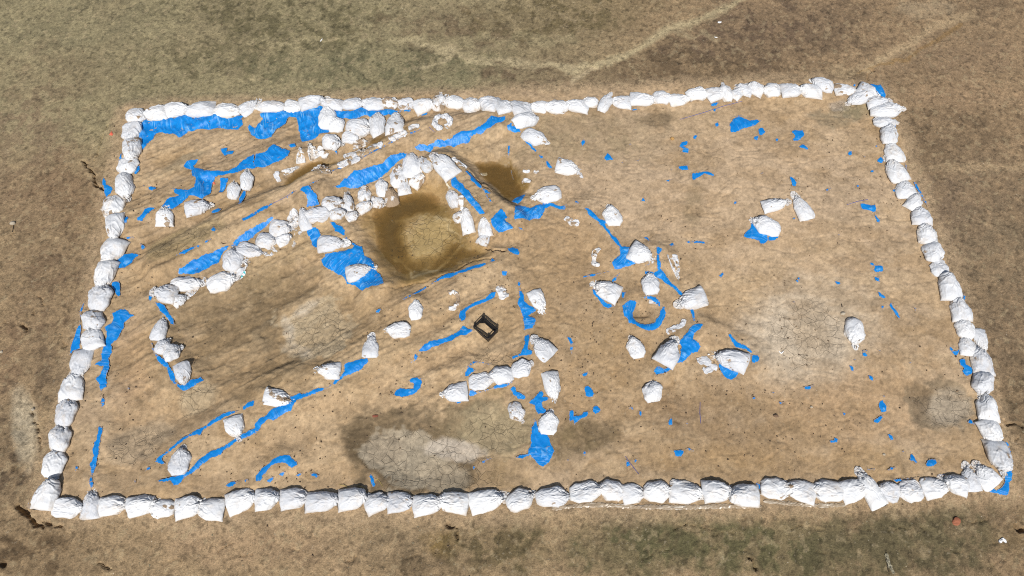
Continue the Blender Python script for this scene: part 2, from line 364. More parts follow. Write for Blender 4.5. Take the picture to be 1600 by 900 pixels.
# inside soils
lay(insite, SAND, 1)
lay(insite*sstep(-.9, .6, nl), srgb(162, 134, 98), .5)
nq = fbm(xc, yc*1.6, 1.1, 4, 57); lay(insite*sstep(.02, .5, nq), srgb(146, 119, 84), .42)
lay(insite*sstep(.05, .45, fbm(xc*.7, yc*2.2, .8, 4, 58)), srgb(184, 158, 124), .40)
lay(insite*sstep(.25, .5, fbm(xc, yc, .38, 4, 59)), srgb(138, 112, 80), .30)
I = [
 (1130, 300, 280, 110, 0, srgb(180, 155, 126), .7, .6, .3, .1), (900, 215, 110, 40, 0, srgb(140, 122, 94), .7, .5, .5, .5), (1030, 186, 26, 10, 8, srgb(118, 100, 76), .9, .4, .4, .2),
 (1085, 250, 45, 26, 0, srgb(152, 128, 98), .8, .5, .5, .5), (1085, 325, 14, 40, -10, srgb(138, 118, 90), .7, .5, .5, .5), (930, 168, 36, 12, 0, srgb(120, 100, 74), .6, .5, .4, .3),
 (285, 255, 40, 10, 30, srgb(138, 124, 100), .75, .4, .4, .2), (300, 170, 60, 10, 0, TAN, .4, .5, .4, .2),
 (860, 380, 90, 70, 0, srgb(158, 130, 96), .75, .5, .4, .3), (900, 460, 110, 80, 0, srgb(148, 122, 90), .7, .5, .5, .4), (980, 560, 90, 50, 0, srgb(156, 128, 92), .6, .5, .5, .4),
 (900, 620, 130, 60, 0, srgb(150, 122, 88), .55, .5, .5, .4), (900, 690, 60, 30, 10, srgb(112, 95, 68), .9, .4, .5, .35), (948, 672, 36, 14, 10, srgb(108, 90, 66), .7, .4, .5, .3),
 (1130, 665, 90, 50, 0, srgb(128, 106, 80), .75, .5, .5, .5), (1180, 610, 120, 50, 0, srgb(156, 128, 94), .6, .5, .5, .4), (1350, 620, 120, 70, 0, srgb(168, 138, 104), .7, .5, .4, .3),
 (1100, 720, 110, 26, 0, srgb(160, 130, 92), .6, .5, .4, .3), (1330, 725, 140, 24, 0, srgb(164, 134, 96), .6, .5, .4, .3), (1040, 640, 36, 40, 0, srgb(124, 100, 74), .5, .5, .5, .5),
 (760, 735, 60, 26, 0, srgb(132, 110, 78), .6, .5, .5, .5), (640, 520, 100, 60, 0, srgb(166, 138, 104), .5, .5, .4, .3),
 (430, 520, 170, 90, 10, srgb(142, 119, 88), .85, .5, .4, .3), (350, 465, 110, 40, 15, srgb(138, 118, 90), .75, .5, .5, .4), (370, 510, 60, 45, 0, srgb(112, 94, 70), .8, .5, .5, .4),
 (440, 440, 55, 26, 10, srgb(118, 100, 74), .65, .5, .5, .4), (320, 620, 60, 26, 20, srgb(120, 100, 74), .55, .5, .5, .5), (450, 385, 70, 26, 25, srgb(158, 134, 100), .7, .5, .3, .1),
 (205, 590, 30, 100, 0, srgb(162, 132, 100), .5, .5, .4, .3), (255, 640, 90, 40, 20, srgb(158, 132, 100), .6, .5, .4, .2), (350, 580, 90, 26, 20, srgb(150, 124, 92), .6, .5, .4, .3),
 (460, 460, 60, 14, 10, srgb(104, 86, 62), .75, .5, .5, .3), (415, 515, 22, 44, 0, srgb(108, 92, 70), .7, .5, .5, .4), (440, 575, 70, 12, 5, srgb(112, 92, 66), .7, .5, .5, .4),
 (490, 512, 58, 54, 0, srgb(172, 154, 125), .8, .12, .42, .0), (474, 478, 28, 8, 35, srgb(186, 172, 152), .7, .4, .5, .3), (446, 510, 9, 26, 10, srgb(178, 165, 146), .7, .4, .5, .3), (460, 545, 26, 8, -20, srgb(180, 166, 146), .6, .4, .5, .3),
 (640, 720, 92, 74, 0, srgb(104, 88, 66), .92, .16, .45, .15), (590, 672, 62, 34, 5, srgb(104, 88, 66), .92, .25, .35, .15), (720, 662, 50, 26, 30, srgb(106, 90, 66), .85, .3, .35, .2), (775, 665, 60, 44, 10, srgb(142, 128, 100), .8, .3, .3, .1),
 (560, 690, 26, 40, 0, srgb(98, 82, 60), .9, .3, .3, .1),
 (632, 716, 66, 48, -22, srgb(156, 142, 120), .92, .12, .45, 0), (690, 745, 40, 28, -20, srgb(160, 144, 120), .85, .25, .2, 0), (712, 702, 46, 16, -8, srgb(182, 168, 150), .8, .3, .3, 0), (600, 700, 30, 26, 0, srgb(150, 134, 112), .7, .3, .3, .1),
 (1262, 516, 92, 74, 10, srgb(188, 170, 146), .95, .5, .2, 0), (1270, 520, 30, 40, 15, srgb(166, 144, 116), .6, .4, .3, .1), (1300, 475, 60, 24, 0, srgb(176, 154, 126), .5, .5, .3, 0),
 (1472, 632, 52, 44, 5, srgb(132, 114, 90), .92, .10, .35, .05), (1484, 636, 36, 30, 5, srgb(164, 148, 126), .9, .3, .2, 0), (1440, 622, 16, 26, 5, srgb(116, 98, 76), .7, .3, .3, .2),
 (292, 378, 66, 22, 22, srgb(146, 126, 92), .95, .2, .2, 0), (218, 690, 52, 26, 25, srgb(158, 138, 112), .8, .3, .3, 0), (310, 622, 30, 18, 30, srgb(162, 144, 116), .8, .3, .3, .1),
 (1315, 178, 34, 16, 10, srgb(128, 116, 94), .9, .3, .5, .3), (1312, 166, 18, 8, 0, srgb(162, 150, 136), .7, .3, .4, .1), (1340, 172, 26, 12, 0, srgb(136, 122, 92), .7, .4, .4, .1),
 (775, 610, 20, 10, 0, srgb(146, 124, 90), .6, .4, .4, .2), (745, 285, 90, 60, 0, srgb(164, 140, 106), .4, .5, .3, .1), (350, 400, 200, 18, 30, srgb(158, 134, 104), .5, .5, .3, .1),
]
for b in I:
    d = ell(*b[:5])+b[8]*(.7*n1+.5*n2)
    m = (1-sstep(1-b[7], 1+b[7], d))*insite
    if b[9]: m = m*(1-b[9]+b[9]*sstep(-.2, .3, nm))
    lay(m, b[5], b[6])
def zone(s, lo=-.05, hi=.12, rag=.1):
    return sstep(lo, hi, poly_sd(xc, yc, wpts(s))+rag*(n1*.8+n2*.5))
wetm = np.zeros(len(xc))
def wetzone(s, colour, amt, wet, **k):
    global wetm
    m = zone(s, **k); lay(m, colour, amt); wetm = np.maximum(wetm, m*wet)
wetzone('562 340 600 300 650 282 700 288 722 350 765 380 766 402 690 436 626 456 604 440 580 395', srgb(152, 122, 78), .85, .35, lo=-.2, hi=.2)
wetzone('575 345 612 312 650 302 700 318 716 352 758 392 700 424 634 446 612 420 590 385', srgb(122, 98, 56), .95, .8, lo=-.12, hi=.2, rag=.16)
wetzone('625 340 668 330 700 345 712 372 690 400 655 415 630 398 612 365', srgb(158, 134, 90), .92, .5, lo=-.14, hi=.2, rag=.16)
wetzone('628 345 650 336 660 352 645 392 628 385', srgb(166, 140, 100), .5, .2, lo=-.05, hi=.15, rag=.2)
wetzone('742 250 798 248 826 290 806 312 786 308 758 280', srgb(120, 94, 50), .95, .8, lo=-.06, hi=.08, rag=.1)
wetzone('428 292 462 262 520 240 560 232 640 208 600 226 500 272 452 300', srgb(136, 110, 64), .85, .6, lo=-.06, hi=.14, rag=.1)
wetzone('448 295 470 270 508 258 500 272 462 296', srgb(118, 94, 48), .95, .8, lo=-.06, hi=.06, rag=.08)
wetzone('565 230 620 205 640 207 600 222', srgb(118, 86, 36), .8, .6, lo=-.06, hi=.1, rag=.1)
# thin pale lines of dried scum round the water
pw = poly_sd(xc+.15*n1, yc+.15*n1, wpts('618 338 668 322 704 340 722 378 690 412 650 428 622 400 604 362'))
lay(np.exp(-(pw/.035)**2)*sstep(-.1, .4, n1+.2), srgb(186, 164, 122), .6)
lay(lf*sstep(.0, .5, flow), srgb(180, 155, 120), .30); lay(lf*sstep(.0, .5, -flow), srgb(140, 116, 84), .32)
lay(insite*sstep(1.5, 4, xc)*sstep(.05, .5, fbm(xc*.35+yc*.1, yc, .35, 4, 73)), srgb(150, 122, 88), .30)
# mottling everywhere
v = 1+.12*nm2+.12*n3+.09*nm+.05*nl+.10*fbm(xc, yc, .03, 1, 66)
v = v+out*(.07*fbm(xc, yc, .055, 2, 67)+.07*fbm(xc, yc, .11, 2, 68))
v = 1+(v-1)*(1-.75*wetm); v = v*(1-.07*out)
mat_ = out*sstep(.02, .20, nm+.25*nm2+.5*nl)*sstep(.25, .6, np.abs(site)+.2*n1)
C_ *= (1-.17*mat_)[:, None]
C_ *= v[:, None]
spk = sstep(.52, .8, fbm(xc, yc, .07, 2, 61)); C_ *= (1-.38*spk*(.45+.55*out))[:, None]
lsp = sstep(.62, .85, fbm(xc, yc, .11, 2, 62)); lay(lsp*out, srgb(170, 150, 116), .32)
C_ = np.clip(C_*np.array([1.09, 1.11, 1.115]), .01, .9)
# crack pans
crk = np.zeros(len(xc))
for c in [(490, 512, 60, 56, 0), (640, 722, 86, 62, -15), (705, 725, 80, 52, 0), (770, 670, 50, 36, 0), (1262, 520, 62, 56, 10), (1476, 634, 50, 40, 0), (670, 365, 62, 50, -30),
          (292, 378, 66, 20, 22), (215, 692, 50, 26, 25), (310, 622, 36, 20, 30), (768, 560, 50, 12, 0), (1320, 172, 30, 16, 0), (740, 320, 30, 12, 0)]:
    crk = np.maximum(crk, (1-sstep(.7, 1.15, ell(*c)+.25*n1)))
rough_c = crk
Z[core] = zc
Ccol = np.empty((len(x), 4)); Ccol[:, :3] = TAN*.9; Ccol[:, 3] = 1
far_n = fbm(x, y, 30, 3, 9)
Ccol[~core, :3] *= (1+.15*far_n[~core])[:, None]
Ccol[core, :3] = C_
Msk = np.zeros((len(x), 4)); Msk[:, 3] = 1
Msk[core, 0] = crk; Msk[core, 1] = wetm; Msk[core, 2] = out
idx = np.arange(NXg*NYg).reshape(NYg, NXg)
F = np.stack([idx[:-1, :-1], idx[:-1, 1:], idx[1:, 1:], idx[1:, :-1]], -1).reshape(-1, 4)
gme = mesh_np('ground', np.stack([x, y, Z], 1), F)
a = gme.attributes.new('soil', 'FLOAT_COLOR', 'POINT'); a.data.foreach_set('color', Ccol.astype(np.float32).ravel())
a = gme.attributes.new('state', 'FLOAT_COLOR', 'POINT'); a.data.foreach_set('color', Msk.astype(np.float32).ravel())
ZG = Z.reshape(NYg, NXg)
def zfine(px, py):
    """the meshed ground's own height"""
    ix = np.clip(np.searchsorted(GX, px)-1, 0, NXg-2); iy = np.clip(np.searchsorted(GY, py)-1, 0, NYg-2)
    fx = (px-GX[ix])/(GX[ix+1]-GX[ix]); fy = (py-GY[iy])/(GY[iy+1]-GY[iy])
    return (ZG[iy, ix]*(1-fx)+ZG[iy, ix+1]*fx)*(1-fy)+(ZG[iy+1, ix]*(1-fx)+ZG[iy+1, ix+1]*fx)*fy

g = NT('beach_soil')
tc = g.n('ShaderNodeTexCoord').outputs['Object']
soil = g.attr('soil').outputs['Color']; st = g.attr('state').outputs['Color']
sep = g.n('ShaderNodeSeparateColor'); g.t.links.new(st, sep.inputs[0])
crack_m, wet_m, out_m = sep.outputs[0], sep.outputs[1], sep.outputs[2]
fine = g.noise(tc, 38, 4, .65); grain = g.noise(tc, 130, 3, .7); mid = g.noise(tc, 9, 4, .6)
f1 = g.ramp(fine, .25, .75, .72, 1.26); f2 = g.ramp(grain, .25, .75, .80, 1.20); f3 = g.ramp(mid, .3, .7, .92, 1.08)
f = g.math('MULTIPLY', g.math('MULTIPLY', f1, f2), f3)
f = g.math('ADD', g.math('MULTIPLY', g.math('SUBTRACT', f, 1.0), g.ramp(out_m, 0, 1, .40, .9)), 1.0)
cm = g.n('ShaderNodeCombineColor')
for i in range(3): g.t.links.new(f, cm.inputs[i])
colr = g.mix(1.0, soil, cm.outputs[0], 'MULTIPLY')
spk_ = g.ramp(g.noise(tc, 30, 5, .66), .56, .61, 0, 1); colr = g.mix(g.math('MULTIPLY', g.math('MULTIPLY', spk_, g.ramp(wet_m, .1, .6, 1, 0)), g.ramp(out_m, 0, 1, .12, .36)), colr, rgba((.075, .058, .032)))
lsp_ = g.ramp(g.noise(g.mapping(tc, (1, 1, 1), (0, 0, 0), (7, 3, 0)), 17, 5, .62), .62, .67, 0, 1); colr = g.mix(g.math('MULTIPLY', lsp_, .28), colr, rgba((.47, .39, .27)))
# drying cracks
warp = g.n('ShaderNodeTexNoise'); g.t.links.new(tc, warp.inputs['Vector']); warp.inputs['Scale'].default_value = 5; warp.inputs['Detail'].default_value = 3
wv = g.n('ShaderNodeVectorMath', _operation='MULTIPLY_ADD'); g.t.links.new(warp.outputs['Color'], wv.inputs[0]); wv.inputs[1].default_value = (.13, .13, .0)
g.t.links.new(tc, wv.inputs[2])
flat = g.mapping(wv.outputs[0], (1, 1, 0))
def vor(scale):
    vd = g.n('ShaderNodeTexVoronoi', _feature='DISTANCE_TO_EDGE'); g.t.links.new(flat, vd.inputs['Vector']); vd.inputs['Scale'].default_value = scale
    return vd.outputs['Distance']
va = g.ramp(vor(5.2), .0, .040, 1, 0); vb = g.ramp(vor(12), .0, .05, 1, 0)
tear = g.ramp(g.noise(tc, 2.2, 2), .42, .60)
cr = g.math('MULTIPLY', g.math('MAXIMUM', va, g.math('MULTIPLY', vb, g.ramp(tear, 0, 1, .0, .5))), g.math('MULTIPLY', g.ramp(crack_m, .3, .9), g.ramp(g.noise(tc, 3.1, 3), .36, .52, .25, 1)), True)
colr = g.mix(g.math('MULTIPLY', cr, .30), colr, rgba((.09, .065, .04)))  # dark tint paints in mostly the shade down inside the cracks
g.t.links.new(colr, g.b.inputs['Base Color'])
g.t.links.new(g.ramp(wet_m, .3, .9, .95, .38), g.b.inputs['Roughness'])
g.b.inputs['Specular IOR Level'].default_value = .25
hgt = g.math('ADD', g.math('MULTIPLY', fine, .018), g.math('MULTIPLY', grain, .006))
hgt = g.math('ADD', hgt, g.math('MULTIPLY', g.math('MULTIPLY', g.noise(tc, 16, 5, .7, .4), out_m), .022))
hgt = g.math('MULTIPLY', hgt, g.ramp(out_m, 0, 1, .42, .8))
hgt = g.math('MULTIPLY', hgt, g.ramp(wet_m, .1, .7, 1, .12))
hgt = g.math('SUBTRACT', hgt, g.math('MULTIPLY', cr, .010))
g.t.links.new(g.bump(hgt, .85, 1.0), g.b.inputs['Normal'])
gme.materials.append(g.m)
tag(link('ground', gme), 'tan and olive sandy beach flat with pits and drying cracks', 'ground', kind='structure')
# ------------------------------------------------------------------ the sacks: cloth settled under its own fill
def simulate_sacks(B=16, seed=5, steps=220, iters=4, NU=38, NV=52):
    """inflated woven sacks: a closed tube of inextensible cloth, sewn flat at one end, drawn together at the neck"""
    rng=np.random.default_rng(seed)
    H=NV//2
    L=rng.uniform(.60,.70,B); W=rng.uniform(.45,.51,B)
    kn=(NU*rng.uniform(.76,.86,B)).astype(int)
    Vt=rng.uniform(.0175,.0235,B)
    Vt[-7:]=rng.uniform(.0025,.0065,7)           # the last seven are half empty
    j=np.arange(NV); s=j/NV
    yy=np.where(s<.5, 1-4*s, 4*s-3)              # +1 -> -1 -> +1
    zz=np.sin(2*np.pi*s)
    u=np.arange(NU)/(NU-1)
    X=np.zeros((B,NU,NV,3))
    X[...,0]=u[None,:,None]*L[:,None,None]
    X[...,1]=yy[None,None,:]*W[:,None,None]/2
    bul=np.sin(np.pi*np.clip(u,0,1))**.5*.03
    X[...,2]=.05+zz[None,None,:]*bul[None,:,None]
    # lumpy perturbation, smooth in u and v
    def smooth(a,n):
        for _ in range(n):
            a=(a+np.roll(a,1,-1)+np.roll(a,-1,-1)+np.roll(a,1,-2)+np.roll(a,-1,-2))/5
        return a
    lump=smooth(rng.normal(size=(B,NU,NV)),14); lump/=lump.std()
    lump2=smooth(rng.normal(size=(B,NU,NV)),4); lump2/=lump2.std()
    X[...,2]+=.004*smooth(rng.normal(size=(B,NU,NV)),2)*3
    X[...,1]+=.003*smooth(rng.normal(size=(B,NU,NV)),2)*3
    du=(L/(NU-1))[:,None,None]; dv=(2*W/NV)[:,None,None]
    dd=np.sqrt(du*du+dv*dv)
    V=np.zeros_like(X); dt=.012
    uidx=np.arange(NU)[None,:,None]
    body=(uidx<=kn[:,None,None])
    g=np.array([0,0,-9.8])
    J=np.arange(NV); JM=(-J)%NV                  # mirrored partner across the flat seam
    def proj(A,Bp,rest,k,wa=.5):
        d=Bp-A; l=np.sqrt((d*d).sum(-1,keepdims=True))+1e-9
        return d*((l-rest[...,None])/l)*(k*.5)
    neck_dir=rng.uniform(-.5,.5,B)
    tilt=rng.uniform(-.06,.06,B)
    for st in range(steps):
        # normals * area
        a=np.roll(X,-1,2)-np.roll(X,1,2)
        b=np.empty_like(X); b[:,1:-1]=X[:,2:]-X[:,:-2]; b[:,0]=(X[:,1]-X[:,0])*2; b[:,-1]=(X[:,-1]-X[:,-2])*2
        n=np.cross(a,b)/4
        c=X[:,:,:,:].mean((1,2),keepdims=True)
        vol=(n*(X-c)*body[...,None]).sum((1,2,3))/3
        sg=np.sign(vol); n*=sg[:,None,None,None]; vol=np.abs(vol)
        ztop=np.where(body,X[...,2],0).max((1,2))
        vt=Vt*(1.2 if st<steps*.55 else 1.2-.35*min(1,(st/steps-.55)/.3))
        P=26000*np.clip(vt/np.maximum(vol,1e-4)-1,-.5,.8)[:,None,None]+1500*9.8*.25*(ztop[:,None,None]*.6-X[...,2])
        P=P*(1+.22*lump)+260*lump2*(1 if st>steps*.5 else .3)
        F=n*(P*body)[...,None]
        m=.0016
        acc=np.clip(F/m*.05,-140,140)+g*(.8)
        V=(V+acc*dt)*.93
        X0=X.copy(); X=X+V*dt
        f=min(1,st/(steps*.45)); rn=(.16*(1-f)+.026*f)
        for it in range(iters):
            for par in (0,1):                     # around
                A=X[:,:,par::2]; Bq=np.roll(X,-1,2)[:,:,par::2]
                d=proj(A,Bq,np.broadcast_to(dv,A.shape[:3]),1.0)
                X[:,:,par::2]+=d
                idx=(np.arange(par,NV,2)+1)%NV; X[:,:,idx]-=d
            for par in (0,1):                     # along
                n2=(NU-1-par+1)//2
                A=X[:,par:par+2*n2:2][:, :n2]; Bq=X[:,par+1:par+2*n2:2]
                k=min(A.shape[1],Bq.shape[1]); A=A[:,:k]; Bq=Bq[:,:k]
                d=proj(A,Bq,np.broadcast_to(du,A.shape[:3]),1.0)
                X[:,par:par+2*k:2]+=d; X[:,par+1:par+1+2*k:2]-=d
            if it%2==0:
                for sh in (1,-1):                 # shear, half strength, Jacobi
                    d=proj(X[:,:-1],np.roll(X,-sh,2)[:,1:],np.broadcast_to(dd,X[:,:-1].shape[:3]),.25)
                    X[:,:-1]+=d; X[:,1:]-=np.roll(d,sh,2)
                # bending: keep second neighbours from folding right back
                for ax,r in ((2,dv*2),(1,du*2)):
                    if ax==2:
                        A=X;Bq=np.roll(X,-2,2); dl=Bq-A; l=np.sqrt((dl*dl).sum(-1,keepdims=True))+1e-9
                        e=np.minimum(l-(r*.72)[...,None],0)/l*.10; X=X+dl*e; X-=np.roll(dl*e,2,2)
                    else:
                        A=X[:,:-2];Bq=X[:,2:]; dl=Bq-A; l=np.sqrt((dl*dl).sum(-1,keepdims=True))+1e-9
                        e=np.minimum(l-(r*.72)[...,None],0)/l*.10; X[:,:-2]+=dl*e; X[:,2:]-=dl*e
            # sewn end: both layers meet
            mid=(X[:,0]+X[:,0][:,JM])/2; X[:,0]=mid
            # neck ring gathered
            for bi in range(B):
                k=kn[bi]
                for kk,rr in ((k,rn),(k+1,rn*1.05)):
                    if kk<NU:
                        R=X[bi,kk]; c=R.mean(0); d=R-c; l=np.linalg.norm(d,axis=1,keepdims=True)+1e-9
                        X[bi,kk]=c+d*np.minimum(1,rr/l)
            # ground
            lo=X[...,2]<.004
            X[...,2]=np.where(lo,.004,X[...,2])
        V=(X-X0)/dt
        V[lo]*=.5
        sp=np.sqrt((V*V).sum(-1,keepdims=True)); V*=np.minimum(1,2.5/(sp+1e-9))
    out=[]
    for bi in range(B):
        x=X[bi].copy(); k=kn[bi]
        ax=x[k].mean(0)-x[0].mean(0); an=np.arctan2(ax[1],ax[0]); ca,sa=np.cos(-an),np.sin(-an)
        x-=np.array([x[0,:,0].mean(),x[0,:,1].mean(),0])
        R=np.array([[ca,-sa,0],[sa,ca,0],[0,0,1]]); x=x@R.T
        out.append((x,k))
    return out
def refine(x, times=1):
    for _ in range(times):
        xv = np.empty((x.shape[0], x.shape[1]*2, 3)); xv[:, ::2] = x
        xv[:, 1::2] = (9*(x+np.roll(x, -1, 1))-np.roll(x, 1, 1)-np.roll(x, -2, 1))/16
        n = xv.shape[0]; e = np.concatenate([2*xv[:1]-xv[1:2], xv, 2*xv[-1:]-xv[-2:-1]], 0)
        xu = np.empty((2*n-1, xv.shape[1], 3)); xu[::2] = xv
        xu[1::2] = (9*(e[1:-2]+e[2:-1])-e[:-3]-e[3:])/16
        x = xu
    return x
def ridged(u, v, seed):
    return (1-np.abs(fbm(u, v, 1.0, 3, seed)))**6
def make_variants(B=26):
    res = []; len_full = B-7
    for i, (x, k) in enumerate(simulate_sacks(B=B)):
        x = refine(x); k = 2*k; NU, NV = x.shape[:2]
        x[..., 2] = np.maximum(x[..., 2], .002)
        a = np.roll(x, -1, 1)-np.roll(x, 1, 1); b = np.gradient(x, axis=0)
        n = np.cross(b, a); n /= np.linalg.norm(n, axis=-1, keepdims=True)+1e-9
        cen = x[:k].mean((0, 1)); s = np.sign(((x-cen)*n)[:k].sum()); n *= s
        neck = x[k].mean(0); d = x-neck; r = np.linalg.norm(d, axis=-1); th = np.arctan2(d[..., 1], -d[..., 0])
        uu = np.arange(NU)[:, None]*.009*np.ones((1, NV)); vv = np.sin(2*np.pi*np.arange(NV)/NV)[None, :]*.16+np.zeros((NU, 1)); v2 = np.cos(2*np.pi*np.arange(NV)/NV)[None, :]*.16
        ph = fbm(r*9, th*2, 1.0, 2, 70+i)
        pleat = np.sin(th*11+5*ph+i)+.6*np.sin(th*19+7*ph)
        disp = .014*pleat*np.exp(-(r/.18)**1.5)*sstep(.0, .05, r)
        disp += .018*(ridged(uu*5.5+vv*9+i, (vv-v2)*9, 90+i)-.35)*sstep(.0, .12, uu)*(.35+.65*sstep(-.3, .5, fbm(uu, vv, .25, 2, 40+i)))
        disp += .007*(ridged(uu*6, (vv*1.3-uu*.9+v2)*7, 190+i)-.35)*sstep(.02, .1, uu)
        disp += .009*fbm(uu, vv+v2*.7, .17, 2, 300+i)
        disp[k:] += .008*np.sin(np.arange(NV)*.9+i)[None, :]
        up = sstep(-.4, .2, n[..., 2])
        x = x+n*(disp*up)[..., None]
        tuck = i < len_full and i % 5 in (1, 3)
        uu_ = x[..., 0]/max(x[k, :, 0].mean(), .1); yc_ = x[:k, :, 1].mean()
        if tuck:
            x[..., 1] = yc_+(x[..., 1]-yc_)*(.60+.40*sstep(-.05, .26, uu_))*(1+.22*np.exp(-((uu_-.72)/.2)**2))
            x[..., 2] *= 1+.10*np.exp(-((uu_-.3)/.2)**2)
        x[..., 1] += ((i*37) % 11-5)*.035*x[..., 0]**2
        x[..., 2] = np.where(x[..., 2] < .002, .002, x[..., 2])
        idx = np.arange(NU*NV).reshape(NU, NV); nx = np.roll(idx, -1, 1)
        F = np.stack([idx[:-1], nx[:-1], nx[1:], idx[1:]], -1)
        V = x.reshape(-1, 3)
        bod = mesh_np('sack', V[:(k+1)*NV], F[:k].reshape(-1, 4))
        col = mesh_np('collar', V[k*NV:], (F[k:]-k*NV).reshape(-1, 4))
        nk = x[k]; c = nk.mean(0); ring = []
        rv = []; m = 28
        o = nk[::max(1, len(nk)//m)]; o = c+(o-c)*1.04
        tg = np.roll(o, -1, 0)-np.roll(o, 1, 0); tg /= np.linalg.norm(tg, axis=1, keepdims=True)+1e-9
        ra = o-c; ra /= np.linalg.norm(ra, axis=1, keepdims=True)+1e-9; bi = np.cross(tg, ra)
        for q in range(6):
            an = q*math.pi/3; rv.append(o+.0045*(ra*math.cos(an)+bi*math.sin(an)))
        rv = np.array(rv); q, m = rv.shape[:2]; ii = np.arange(q*m).reshape(q, m)
        FF = np.stack([ii, np.roll(ii, -1, 1), np.roll(np.roll(ii, -1, 1), -1, 0), np.roll(ii, -1, 0)], -1).reshape(-1, 4)
        rng_ = mesh_np('drawstring', rv.reshape(-1, 3), FF)
        bb = x[:k].reshape(-1, 3)
        res.append(dict(tuck=tuck, body=bod, collar=col, ring=rng_, len=x[k, :, 0].mean(), wid=np.ptp(bb[:, 1]), hgt=bb[:, 2].max(), cy=bb[:, 1].mean()))
    return res
VAR = make_variants()
NFULL = len(VAR)-7

sk = NT('woven_sack')
tco = sk.n('ShaderNodeTexCoord').outputs; oi = sk.n('ShaderNodeObjectInfo')
sc_ = sk.n('ShaderNodeSeparateColor'); sk.t.links.new(oi.outputs['Color'], sc_.inputs[0])
ofs = sk.n('ShaderNodeCombineXYZ'); sk.t.links.new(sk.math('MULTIPLY', oi.outputs['Random'], 37.0), ofs.inputs[0]); sk.t.links.new(sk.math('MULTIPLY', oi.outputs['Random'], 91.0), ofs.inputs[1])
oc = sk.mapping(tco['Object'], (1, 1, 1), (0, 0, 0), ofs.outputs[0])
base = sk.mix(oi.outputs['Random'], rgba((.58, .592, .61)), rgba((.74, .745, .74)))
dirt = sk.ramp(sk.noise(oc, 7, 5, .65), .42, .78)
base = sk.mix(sk.math('MULTIPLY', dirt, sk.math('MULTIPLY', sc_.outputs[1], .9)), base, rgba((.50, .40, .29)))
gen = sk.n('ShaderNodeSeparateXYZ'); sk.t.links.new(tco['Generated'], gen.inputs[0])
# tide line: lower flanks stained
flank = sk.math('MULTIPLY', sk.ramp(sk.math('ADD', gen.outputs[2], sk.math('MULTIPLY', sk.noise(oc, 6, 3), .35)), .30, .62, 1, 0), sc_.outputs[1])
base = sk.mix(flank, base, rgba((.46, .36, .25)))
mudn = sk.noise(oc, 5.5, 4, .55)
mudm = sk.ramp(sk.math('ADD', mudn, sk.math('MULTIPLY', sc_.outputs[0], .34)), .66, .71)
vd = sk.n('ShaderNodeVectorMath', _operation='DISTANCE'); sk.t.links.new(tco['Generated'], vd.inputs[0])
sc2 = sk.n('ShaderNodeCombineXYZ'); sk.t.links.new(gen.outputs[2], sc2.inputs[2]); sc2.inputs[0].default_value = .55; sc2.inputs[1].default_value = .48
sk.t.links.new(sc2.outputs[0], vd.inputs[1])
cenm = sk.math('MULTIPLY', sk.ramp(sk.math('ADD', vd.outputs['Value'], sk.math('MULTIPLY', mudn, .35)), .40, .46, 1, 0), sk.math('GREATER_THAN', sc_.outputs[2], .5))
mudm = sk.math('MAXIMUM', mudm, cenm)
top = sk.ramp(gen.outputs[2], .15, .4); 
mcol = sk.mix(sk.noise(oc, 30, 3), rgba((.27, .195, .125)), rgba((.38, .28, .185)))
base = sk.mix(mudm, base, mcol)
sk.t.links.new(base, sk.b.inputs['Base Color'])
sk.b.inputs['Roughness'].default_value = .62; sk.b.inputs['Specular IOR Level'].default_value = .3
hb = sk.math('MULTIPLY', sk.noise(sk.mapping(oc, (1, 2.6, 1), (0, 0, .35)), 9, 3, .5, 1.2), .013)
hb = sk.math('ADD', hb, sk.math('MULTIPLY', sk.noise(sk.mapping(oc, (2.4, 1, 1), (0, 0, -.5)), 6, 2, .5, 1.5), .016))
hb = sk.math('ADD', hb, sk.math('MULTIPLY', sk.math('MULTIPLY', mudm, sk.noise(oc, 40, 3, .7)), .02))
sk.t.links.new(sk.bump(hb, .30, 1.0), sk.b.inputs['Normal'])
cordm = NT('cord'); cordm.b.inputs['Base Color'].default_value = (.55, .52, .47, 1); cordm.b.inputs['Roughness'].default_value = .8
for v in VAR:
    v['body'].materials.append(sk.m); v['collar'].materials.append(sk.m); v['ring'].materials.append(cordm.m)

